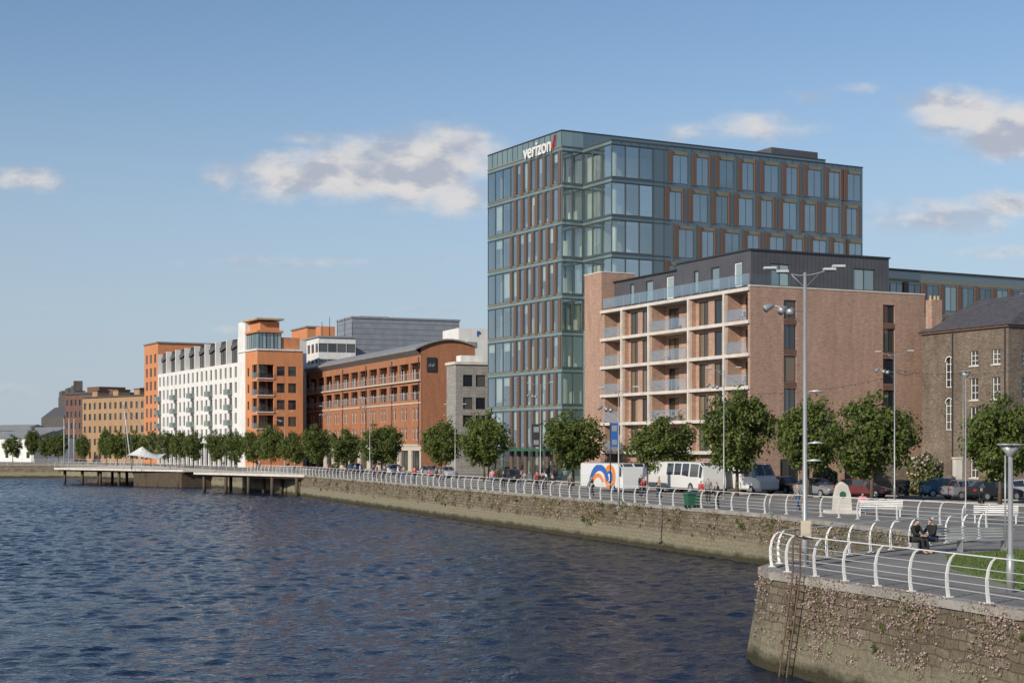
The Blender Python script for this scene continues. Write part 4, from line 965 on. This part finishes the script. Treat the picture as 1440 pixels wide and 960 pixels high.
# ------------------------------------------------------------------ lamp masts
def mast(px,Y,top,arms=True,mat='steel',label='tall grey mast with curved cross arms and floodlights',rot=0,box=False):
    H=Zp(top,Y); g=1. if box else .62
    r=empty('lamp_mast',label,'lamp mast',(X(px,Y),Y,0),rot,'lamp masts on the quay')
    mb=MB(); mb.tube([(0,0,0),(0,0,1.2),(0,0,1.25),(0,0,H)],[.12*g,.12*g,.085*g,.05*g],12); mb.box(-.2,.2,-.2,.2,0,.04)
    obj('pole',mb.mesh('pole',[MT[mat]],True),r)
    if box:
        mb=MB(); mb.box(-.16,.16,-.24,-.08,.95,1.5); mb.box(-.12,.12,-.26,-.24,1.05,1.4); obj('control_box',mb.mesh('box',[MT['cream']]),r)
    if arms:
        mb=MB(); mb.tube([(-1.15,0,H+.12),(-.7,0,H-.02),(-.2,0,H-.1),(.2,0,H-.08),(.7,0,H+.05),(1.15,0,H+.2)],.022,6); mb.tube([(-.5,0,H-.02),(0,0,H-.5),(.5,0,H)],.012,5)
        obj('cross_arm',mb.mesh('arm',[MT[mat]],True),r)
        fl=MB(); fl.box(-.2,.2,-.12,.12,-.03,.04); fl.box(-.16,.16,-.1,.1,-.06,-.03,1)
        fme=fl.mesh('floodlight',[MT['rail_grey'],MT['glass']])
        for x,z in ((-1.15,.14),(1.1,.2)) if not box else ((-1.15,.14),(-.75,.03),(1.1,.2),(.8,.1)): obj('floodlight',fme,r,(x,0,H+z))
        mb=MB(); mb.tube([(-1.1,0,H-1.05),(-.6,0,H-1.2),(0,0,H-1.3)],.018,6); mb.tube([(-.75,-.02,H-1.1),(0,0,H-1.75)],.012,5); obj('lower_arm',mb.mesh('arm',[MT[mat]],True),r)
        mb=MB(); mb.tube([(0,.14,.03),(0,.1,.03),(0,-.16,-.09),(0,-.18,-.1)],[.05,.08,.13,.13],10); sp_=mb.mesh('spot_lamp',[MT['steel']],True)
        for x in (-1.15,-.7,-.45): obj('spot_lamp',sp_,r,(x,0,H-1.1-(x+1.15)*.2),1.2*x)
        if box:
            dm=MB(); dm.tube([(0,0,.05),(0,0,0),(0,0,-.03)],[.02,.28,.24],12); dme=dm.mesh('disc_lamp',[MT['rail_grey']],True)
            for x,z in ((.36,.42),(.36,.595),(.3,.36)):
                a=MB(); a.tube([(0,0,H*z-.05),(x,0,H*z)],.02,5); obj('bracket',a.mesh('b',[MT[mat]]),r); obj('disc_lamp',dme,r,(x,0,H*z))
    return r
mast(1132,51.2,383,box=True,label='tall grey lamp mast with cross arms on the projecting quay')
mast(870,100,548); mast(1258,108,497); mast(1290,150,508,False); mast(640,185,570); mast(760,160,540); mast(520,205,560); mast(462,230,572); mast(400,240,580)
mast(593,178,500,False,'brownpole','tall rusty brown steel pole'); mast(1018,118,520)
def poplamp(px,Y,top,label,g=1.):
    H=Zp(top,Y); r=empty('promenade_lamp',label,'street lamp',(X(px,Y),Y,0),0,'promenade lamps')
    mb=MB(); mb.tube([(0,0,0),(0,0,1.0),(0,0,1.02),(0,0,H-.35)],[.11*g,.11*g,.07*g,.065*g],12); mb.tube([(-.14,0,1.2),(-.14,0,H-.3)],.025*g,8); mb.tube([(-.14,0,2.2),(0,0,2.2)],.02,5); obj('pole',mb.mesh('pole',[MT['steel']],True),r)
    for sx in (-1,1):
        mb=MB(); mb.tube([(0,0,H-.35),(sx*.03,0,H-.33),(sx*.08,0,H-.03)],[.04,.05,.2],12); mb.tube([(sx*.1,0,H-.03),(sx*.1,0,H+.01)],[.28,.26],14); obj('lamp_head',mb.mesh('h',[MT['steel']],True),r)
poplamp(1421,42,624,'short steel promenade lamp with two cone heads beside the lawn'); poplamp(1358,84,522,'tall thin promenade lamp',.6)
mb=MB()
def cat(a,b,sag,n=14):
    a=Vector(a);b=Vector(b); return [a.lerp(b,i/n)-Vector((0,0,sag*4*(i/n)*(1-i/n))) for i in range(n+1)]
for a,b in (((X(1258,108),108,9.2),(X(1290,150),150,11.5)),((X(1258,108),108,9.2),(X(1500,90),90,8.8)),((X(1018,118),118,8),(X(1258,108),108,8.8))):
    ps=cat(a,b,.5); mb.tube(ps,.010,4)
    for p in ps[1:-1]: mb.tube([p,p-Vector((0,0,.12))],[.035,.02],6)
tag(obj('string_lights',mb.mesh('s',[MT['dark']])),'thin cable of festoon bulbs strung between masts','string lights')
# ------------------------------------------------------------------ vehicles
def paint(name,c):
    m,nt,p=newmat(name); p.inputs['Base Color'].default_value=(*c,1); p.inputs['Roughness'].default_value=.25; p.inputs['Coat Weight'].default_value=.6; return m
PT={'white':paint('white_car_paint',(.70,.70,.69)),'grey':paint('grey_car_paint',(.22,.23,.25)),'blue':paint('blue_car_paint',(.01,.13,.26)),'black':paint('black_car_paint',(.02,.02,.025)),'silver':paint('silver_car_paint',(.42,.43,.45)),'red':paint('dark_red_car_paint',(.12,.02,.02))}
CAR=[(0,.38,.55,.62,.70,.60),(.15,.25,.68,.76,.82,.70),(1.05,.25,.85,.94,.86,.74),(1.75,.25,.9,1.42,.87,.62),(2.6,.25,.93,1.48,.87,.62),(3.5,.25,.95,1.40,.86,.60),(4.0,.28,.92,1.0,.82,.68),(4.2,.42,.8,.88,.72,.6)]
VAN=[(0,.45,.95,1.05,.88,.8),(.12,.35,1.15,1.28,.98,.88),(.6,.35,1.35,1.5,1.0,.88),(1.2,.35,1.4,2.45,1.02,.84),(2.4,.35,1.4,2.6,1.03,.88),(6.9,.35,1.4,2.6,1.03,.88),(7.1,.4,1.4,2.5,1.0,.85)]
BUS=[(0,.4,1.2,1.4,1.1,1.0),(.1,.35,1.25,2.6,1.2,1.0),(.5,.35,1.35,2.95,1.24,1.08),(2.2,.35,1.35,3.0,1.24,1.08),(3.6,.35,1.5,3.0,1.24,1.08),(5.0,.35,1.5,3.0,1.24,1.08),(6.4,.35,1.5,3.0,1.24,1.08),(7.9,.35,1.5,3.0,1.24,1.08),(9.6,.35,1.5,3.0,1.24,1.08),(9.9,.4,1.3,2.9,1.18,1.0)]
def vehicle(name,label,cat_,st,mat,px,Y,rot,screens,sides,wheels,wr,swirl=False,group=None):
    r=empty(name,label,cat_,(X(px,Y),Y,.01),rot,group); Lm=st[-1][0]/2
    def ring(s,g=0):
        x,zb,zs,zt,wb,wt=s; h=[(0,zb),(wb*.9,zb),(wb,zb+.12),(wb+g,zs),(wt+g,zt-.06+g),(wt*.86,zt+g),(0,zt+g)]
        return [(x-Lm,-y,z) for y,z in h]+[(x-Lm,y,z) for y,z in h[-2:0:-1]]
    mb=MB(); gb=MB()
    for i in range(len(st)-1):
        a,b=ring(st[i]),ring(st[i+1]); ga,gb_=ring(st[i],.012),ring(st[i+1],.012); n=len(a)
        for j in range(n):
            k=(j+1)%n; mb.face([a[j],a[k],b[k],b[j]])
            isg=(i in screens and j in (3,4,5,6,7,8)) or (i in sides and j in (3,8))
            if isg:
                q=[Vector(v) for v in (ga[j],ga[k],gb_[k],gb_[j])]; c=sum(q,Vector())/4; gb.face([tuple(c+(v-c)*(.93 if len(st)<9 else .84)) for v in q])
    mb.face(ring(st[0])[::-1]); mb.face(ring(st[-1]))
    obj('body',mb.mesh('body',[mat]),r)
    obj('windows',gb.mesh('windows',[MT['glass']]),r)
    wm=MB(); wm.tube([(0,-.11,0),(0,-.09,0),(0,.09,0),(0,.11,0)],[wr*.9,wr,wr,wr*.9],18); rm=MB(); rm.tube([(0,-.125,0),(0,.125,0)],wr*.6,10)
    wme=wm.mesh('wheel',[MT['black']]); rme=rm.mesh('rim',[MT['steel']]); wb=max(s[4] for s in st)
    for x in wheels:
        for sy in (-1,1): wo=obj('wheel',wme,r,(x-Lm,sy*(wb-.09),wr)); obj('rim',rme,wo)
    hb=MB(); hb.box(-.03,.06,-.14,.14,-.07,.07); hm=hb.mesh('headlight',[MT['white_paint']]); tm=hb.mesh('tail_light',[MT['red']])
    zl=st[1][2]-.08
    for sy in (-1,1): obj('headlight',hm,r,(-Lm+.04,sy*st[1][4]*.72,zl)); obj('tail_light',tm,r,(Lm-.04,sy*st[-1][4]*.82,st[-1][2]-.02))
    if swirl:
        for q,(m,c,r0,r1,t0,t1) in enumerate((('orange_paint',(-1.9,1.35),.62,1.05,0,6.28),('blue',(-1.9,1.35),0.0,.55,0.,6.28),('white_paint',(-1.8,1.3),0.,.32,0,6.28),('blue',(.1,.35),1.5,2.05,.25,2.75),('orange_paint',(.4,.3),1.0,1.32,.2,2.6))):
            s_=MB()
            for i in range(28):
                a0=t0+(t1-t0)*i/28;a1=t0+(t1-t0)*(i+1)/28
                ps=[(c[0]+math.cos(a0)*r0,c[1]+math.sin(a0)*r0),(c[0]+math.cos(a1)*r0,c[1]+math.sin(a1)*r0),(c[0]+math.cos(a1)*r1,c[1]+math.sin(a1)*r1),(c[0]+math.cos(a0)*r1,c[1]+math.sin(a0)*r1)]
                s_.face([(x,wb+.02+.004*q,min(max(z,.4),2.35)) for x,z in ps])
            obj('side_graphic',s_.mesh('g',[MT[m]]),r)
    return r
A=rad(113)
C=lambda label,m,px,Y,rot: vehicle('parked_car',label,'car',CAR,PT[m],px,Y,rot,(2,5),(3,4),(.8,3.35),.32,group='cars parked by the quay')
C('blue hatchback parked beside the yard wall','blue',1334,121,rad(170)); C('grey hatchback parked by the road','grey',1362,116,rad(200)); C('black hatchback parked beside other cars','black',1398,114,rad(200)); C('silver car parked at the end of the row','silver',1442,117,rad(190))
C('dark red car parked beneath the trees','red',1212,120,rad(150)); C('black car parked beneath the trees','black',1105,130,A); C('silver car on the quay road','silver',628,196,A); C('grey car on the quay road','grey',605,204,A); C('blue car on the quay road','blue',500,235,A); C('grey car parked beneath the trees','grey',1150,122,rad(120)); C('black car on the quay road','black',720,170,A); C('white car on the quay road','white',555,218,A)
vehicle('minibus','white coach with blue and orange swirl on its side','bus',[(x*.82,a,b,c*.84,d,d*.98) for x,a,b,c,d,e in BUS],PT['white'],862,135,A,(1,),(),(1.6,6.2),.42,swirl=True)
vehicle('coach','plain white coach parked on the quay road','bus',[(x*.95,a,b*.95,c*.88,d,e) for x,a,b,c,d,e in BUS],PT['white'],965,134,A,(1,),(2,3,4,5),(1.8,7.4),.45)
vehicle('camper_van','white camper van parked under the trees','van',VAN,PT['white'],1050,131,A,(2,),(3,),(1.2,5.6),.36)
# ------------------------------------------------------------------ street furniture
def signboard(px,Y,top,w,h,col,label):
    r=empty('information_sign',label,'sign',(X(px,Y),Y,0),rad(10)); H=Zp(top,Y); mb=MB(); mb.tube([(-w/2-.04,0,0),(-w/2-.04,0,H)],.05,8); obj('pole',mb.mesh('p',[MT['dark']],True),r)
    mb=MB(); mb.box(-w/2,w/2,-.04,.04,H-h,H,0); mb.box(-w*.36,w*.36,-.05,-.041,H-h*.35,H-h*.12,1); mb.box(-w*.36,w*.36,-.05,-.041,H-h*.9,H-h*.7,1); obj('panel',mb.mesh('p',[MT[col],MT['steel']]),r)
signboard(754,150,596,.7,2.2,'dark','dark narrow information board on a pole'); signboard(864,128,594,.6,2.0,'blue','blue banner sign on a lamp pole')
def obelisk(px,Y):
    r=empty('memorial_stone','pale tapered memorial stone with a green emblem','monument',(X(px,Y),Y,0),rad(8)); mb=MB()
    pl=[(-.55,0),(.6,0),(.5,1.1),(.3,1.65),(0,1.85),(-.3,1.6),(-.48,1.0)]
    mb.face([(x,-.25,z) for x,z in pl]);mb.face([(x*.9,.25,z) for x,z in pl])
    for i in range(len(pl)): a=pl[i];b=pl[(i+1)%len(pl)]; mb.face([(a[0],-.25,a[1]),(b[0],-.25,b[1]),(b[0]*.9,.25,b[1]),(a[0]*.9,.25,a[1])])
    mb.box(-.9,.9,-.6,.6,0,.18); obj('stone',mb.mesh('s',[MT['concrete']]),r)
    mb=MB(); mb.tube([(0,-.27,1.1),(0,-.252,1.1)],.2,16); obj('emblem',mb.mesh('e',[MT['green_paint']]),r)
obelisk(1183,92)
def wbin(px,Y,m,label,s=1):
    r=empty('wheeled_bin',label,'bin',(X(px,Y),Y,0),R.random()*.4,'bins by the wall'); mb=MB()
    a=[(-.55*s,-.4*s),(.55*s,-.4*s),(.55*s,.4*s),(-.55*s,.4*s)]
    for i in range(4): p=a[i];q=a[(i+1)%4]; mb.face([(p[0]*.85,p[1]*.85,.15),(q[0]*.85,q[1]*.85,.15),(*q,1.1*s),(*p,1.1*s)])
    obj('body',mb.mesh('b',[MT[m]]),r); mb=MB(); mb.face([(-.6*s,-.45*s,1.14*s),(.6*s,-.45*s,1.14*s),(.6*s,.45*s,1.3*s),(-.6*s,.45*s,1.3*s)]); mb.box(-.6*s,.6*s,-.45*s,.45*s,1.08*s,1.13*s); obj('lid',mb.mesh('l',[MT[m]]),r)
    w=MB(); w.tube([(0,-.04,0),(0,.04,0)],.1,10); wm=w.mesh('wheel',[MT['black']])
    for x in(-.4,.4):
        for y in (-.3,.3): obj('wheel',wm,r,(x*s,y*s,.1))
wbin(1268,123,'black','black wheeled commercial bin'); wbin(1304,122,'green_paint','dark green wheeled commercial bin'); wbin(973,100,'green_paint','green litter bin beside the railing',.8)
def bench(px,Y,L,label,mat='steel',rot=0,back=True):
    r=empty('bench',label,'bench',(X(px,Y),Y,0),rot); mb=MB()
    for k in range(5): mb.box(-L/2,L/2,-.25+.1*k,-.17+.1*k,.43,.46)
    obj('seat',mb.mesh('seat',[MT[mat]]),r)
    if back:
        mb=MB()
        for k in range(4): mb.box(-L/2,L/2,.27+k*.02,.3+k*.02,.52+.1*k,.58+.1*k)
        obj('backrest',mb.mesh('back',[MT[mat]]),r)
    lg=MB(); lg.box(-.03,.03,-.22,.22,0,.43); lm=lg.mesh('leg',[MT[mat]]); n=int(L/1.4)+1
    for k in range(n): obj('leg',lm,r,(-L/2+.1+(L-.2)*k/(n-1),0,0))
bench(1350,58.3,3.6,'long slatted steel bench beside the lawn',rot=rad(6)); bench(1238,88,2.4,'white slatted bench on the promenade','white_paint',rad(-20)); bench(1400,80,2.2,'white slatted bench on the promenade','white_paint',rad(-20))
def ladder():
    r=empty('quay_ladder','rusty steel ladder fixed to the bastion wall','ladder',(0,0,0)); a=Vector((8.72,46.6)); t=Vector((4.05,-11.5)).normalized(); n=Vector((t.y,-t.x))
    for s in (-.22,.22):
        mb=MB(); p=a+t*s; mb.tube([(p.x-n.x*.15,p.y-n.y*.15,1.15),(p.x+n.x*.2,p.y+n.y*.2,1.25),(p.x+n.x*.28,p.y+n.y*.28,1.0),(p.x+n.x*.28,p.y+n.y*.28,.1),(p.x+n.x*.78,p.y+n.y*.78,-3.2)],.028,6)
        obj('stile',mb.mesh('st',[MT['brownpole']]),r)
    for k in range(13):
        mb=MB(); z=.0-.25*k; o=.28+.5*(-z/3.3); p=a+n*o-t*.22;q=a+n*o+t*.22; mb.tube([(p.x,p.y,z),(q.x,q.y,z)],.016,5); obj('rung',mb.mesh('ru',[MT['brownpole']]),r)
ladder()
def canopy():
    Y=268; r=empty('sail_canopy','white tensile fabric canopy with a tall leaning mast','canopy',(X(203,Y),Y,0)); mb=MB(); n=8
    c=[Vector((-2.6,-1.5,1.4)),Vector((2.8,-1.8,.7)),Vector((3.2,2,1.6)),Vector((-2.2,2,1.2))]
    for i in range(n):
        for j in range(n):
            def S(u,v):
                p=c[0].lerp(c[1],u).lerp(c[3].lerp(c[2],u),v); d=math.hypot(u-.35,v-.5); p.z+=1.1+1.7*max(0,1-d*1.7)**1.6; return p
            mb.face([S(i/n,j/n),S((i+1)/n,j/n),S((i+1)/n,(j+1)/n),S(i/n,(j+1)/n)])
    obj('fabric',mb.mesh('f',[MT['white_paint']],True),r); mb=MB(); mb.tube([(-2.2,0,0),(-3.6,0,11.5)],[.11,.05],8); obj('mast',mb.mesh('m',[MT['white_paint']],True),r)
    for q in c: mb=MB(); mb.tube([(-3.6,0,11.3),tuple(q+Vector((0,0,1.1)))],.03,4); mb.tube([tuple(q+Vector((0,0,1.1))),(q.x*1.25,q.y*1.25,0)],.06,6); obj('stay_cable',mb.mesh('s',[MT['steel']]),r)
canopy()
for px in (90,97,104):
    mb=MB(); mb.tube([(0,0,0),(0,0,Zp(590,330))],[.09,.05],8); mb.tube([(0,0,Zp(590,330)),(0,0,Zp(589,330))],.12,8)
    tag(obj('flagpole',mb.mesh('f',[MT['white_paint']],True),None,(*P(px,330),0)),'thin white flagpole on the quay','flagpole','flagpoles')
# ------------------------------------------------------------------ people
SK=pmat('skin',(.45,.28,.2),.6); HR=pmat('dark_hair',(.02,.015,.01),.7)
CL={k:pmat(k+'_cloth',c,.9) for k,c in dict(black=(.02,.02,.022),navy=(.03,.04,.08),red=(.45,.05,.05),grey=(.2,.2,.2),white=(.65,.65,.63),tan=(.35,.24,.14),pink=(.6,.25,.3),denim=(.08,.12,.2)).items()}
def skin(verts,edges,root=0):
    me=bpy.data.meshes.new('b'); me.from_pydata([v[:3] for v in verts],edges,[]); o=bpy.data.objects.new('b',me); scene.collection.objects.link(o)
    m=o.modifiers.new('s','SKIN')
    for i,v in enumerate(verts): me.skin_vertices[0].data[i].radius=(v[3],v[4] if len(v)>4 else v[3]); me.skin_vertices[0].data[i].use_root=(i==root)
    s=o.modifiers.new('u','SUBSURF'); s.levels=1; s.render_levels=1
    bpy.context.view_layer.update(); r=bpy.data.meshes.new_from_object(o.evaluated_get(bpy.context.evaluated_depsgraph_get())); bpy.data.objects.remove(o)
    r.polygons.foreach_set('use_smooth',[True]*len(r.polygons)); return r
def figure(pose):
    sit=pose=='sit'
    if sit:
        pel=(0,0,.52); ch=(0,-.06,.96); hd=(0,-.16,1.16)
        hip=lambda s:(s*.09,-.02,.52);kn=lambda s:(s*.13,-.45,.55);an=lambda s:(s*.14,-.5,.1);to=lambda s:(s*.15,-.68,.05)
        sh=lambda s:(s*.18,-.06,.98);el=lambda s:(s*.25,-.2,.74);wr=lambda s:(s*.1,-.4,.68)
    else:
        st=.16 if pose=='walk' else .03
        pel=(0,0,.95);ch=(0,0,1.36);hd=(0,-.01,1.6)
        hip=lambda s:(s*.09,0,.92);kn=lambda s:(s*.1,-.04-s*st*.6,.5);an=lambda s:(s*.1,-s*st*1.3+.02,.09);to=lambda s:(s*.11,-s*st*1.3-.14,.05)
        sh=lambda s:(s*.18,0,1.42);el=lambda s:(s*.23,s*st*.4+.03,1.13);wr=lambda s:(s*.22,s*st-.06,.9)
    V=[];E=[]
    def v(p,r,r2=None,par=None):
        V.append((*p,r,r2 or r)); i=len(V)-1
        if par is not None:E.append((par,i))
        return i
    root=v(pel,.14,.11); mid=v(tuple((a+b)/2 for a,b in zip(pel,ch)),.13,.1,root); c=v(ch,.15,.1,mid); nk=v((ch[0],ch[1]-.01,ch[2]+.12),.055,None,c)
    h1=v((hd[0],hd[1]-.01,hd[2]-.04),.075,.085,nk); v((hd[0],hd[1],hd[2]+.07),.07,.085,h1)
    for s in (-1,1):
        h=v(hip(s),.095,None,root);k=v(kn(s),.062,None,h);a=v(an(s),.042,None,k);v(to(s),.035,None,a)
        S=v(sh(s),.06,None,c);e=v(el(s),.043,None,S);w_=v(wr(s),.03,None,e); d=(Vector(wr(s))-Vector(el(s))).normalized(); hp=Vector(wr(s))+d*.07; hn=v(tuple(hp),.034,.02,w_)
        for f in range(4): q=hp+d*(.07+.01*(f in(1,2)))+Vector((s*.0,.02*(f-1.5),-.01)); v(tuple(q),.009,None,hn)
        v(tuple(hp+Vector((-s*.03,-.03,.01))),.01,None,hn)
    body=skin(V,E)
    T=[(*pel,.155,.125),(*[(a+b)/2 for a,b in zip(pel,ch)],.15,.12),(*ch,.165,.12),(ch[0],ch[1],ch[2]+.07,.09,.08)];TE=[(0,1),(1,2),(2,3)]
    for s in (-1,1):
        i=len(T);T+= [(*sh(s),.075,.075),(*el(s),.058,.058),(*[a*.15+b*.85 for a,b in zip(el(s),wr(s))],.045,.045)];TE+=[(2,i),(i,i+1),(i+1,i+2)]
    top_=skin(T,TE)
    G=[(*pel,.15,.12)];GE=[]
    for s in (-1,1):
        i=len(G);G+=[(*hip(s),.105,.105),(*kn(s),.075,.075),(*an(s),.058,.058)];GE+=[(0,i),(i,i+1),(i+1,i+2)]
    leg=skin(G,GE)
    hair=skin([(hd[0],hd[1]+.03,hd[2]+.0,.078,.085),(hd[0],hd[1]+.015,hd[2]+.095,.07,.078)],[(0,1)])
    return body,top_,leg,hair
FIG={p:figure(p) for p in ('stand','walk','sit')}
def withmat(me,m):
    c=me.copy(); c.materials.clear(); c.materials.append(m); return c
WM={}
def person(pose,px,Y,rot,top_,bot,label,z=0.,s=1.):
    b,t,l,h=FIG[pose]
    def g(me,key,m):
        k=(pose,key,m.name)
        if k not in WM: WM[k]=withmat(me,m)
        return WM[k]
    o=obj('person',g(b,'b',SK),None,(X(px,Y),Y,z),rot); o.scale=(s,s,s); tag(o,label,'person','people on the promenade')
    obj('top_clothing',g(t,'t',CL[top_]),o); obj('trousers',g(l,'l',CL[bot]),o); obj('hair',g(h,'h',HR),o)
person('sit',1286,57.3,rad(40),'black','black','person in black seated on the bench'); person('sit',1312,57.7,rad(-60),'black','navy','person in dark jacket seated, turned to a friend')
person('sit',1213,90.5,rad(-10),'pink','denim','person in pink top sitting by the railing'); person('stand',1380,86,rad(60),'black','black','person in black standing by the railing',s=1)
person('walk',1008,98,rad(110),'black','black','person in black walking behind the railing'); person('walk',832,118,rad(100),'black','navy','person in dark clothes walking'); person('walk',1122,94,rad(-70),'grey','denim','person in grey walking')
cols=['black','navy','white','red','grey','tan','pink','denim']
for k in range(40):
    px=R.choice([R.uniform(548,630),R.uniform(680,830),R.uniform(290,550),R.uniform(900,1000)])
    Yq=8580/(39+(px-420)*.0846)+R.uniform(6,16)
    c1=R.choice(cols);c2=R.choice(['black','navy','denim','grey']); person(R.choice(['walk','stand']),px,Yq,R.uniform(0,6.28),c1,c2,f'distant person in {c1} top walking on the promenade',s=R.uniform(.93,1.05))
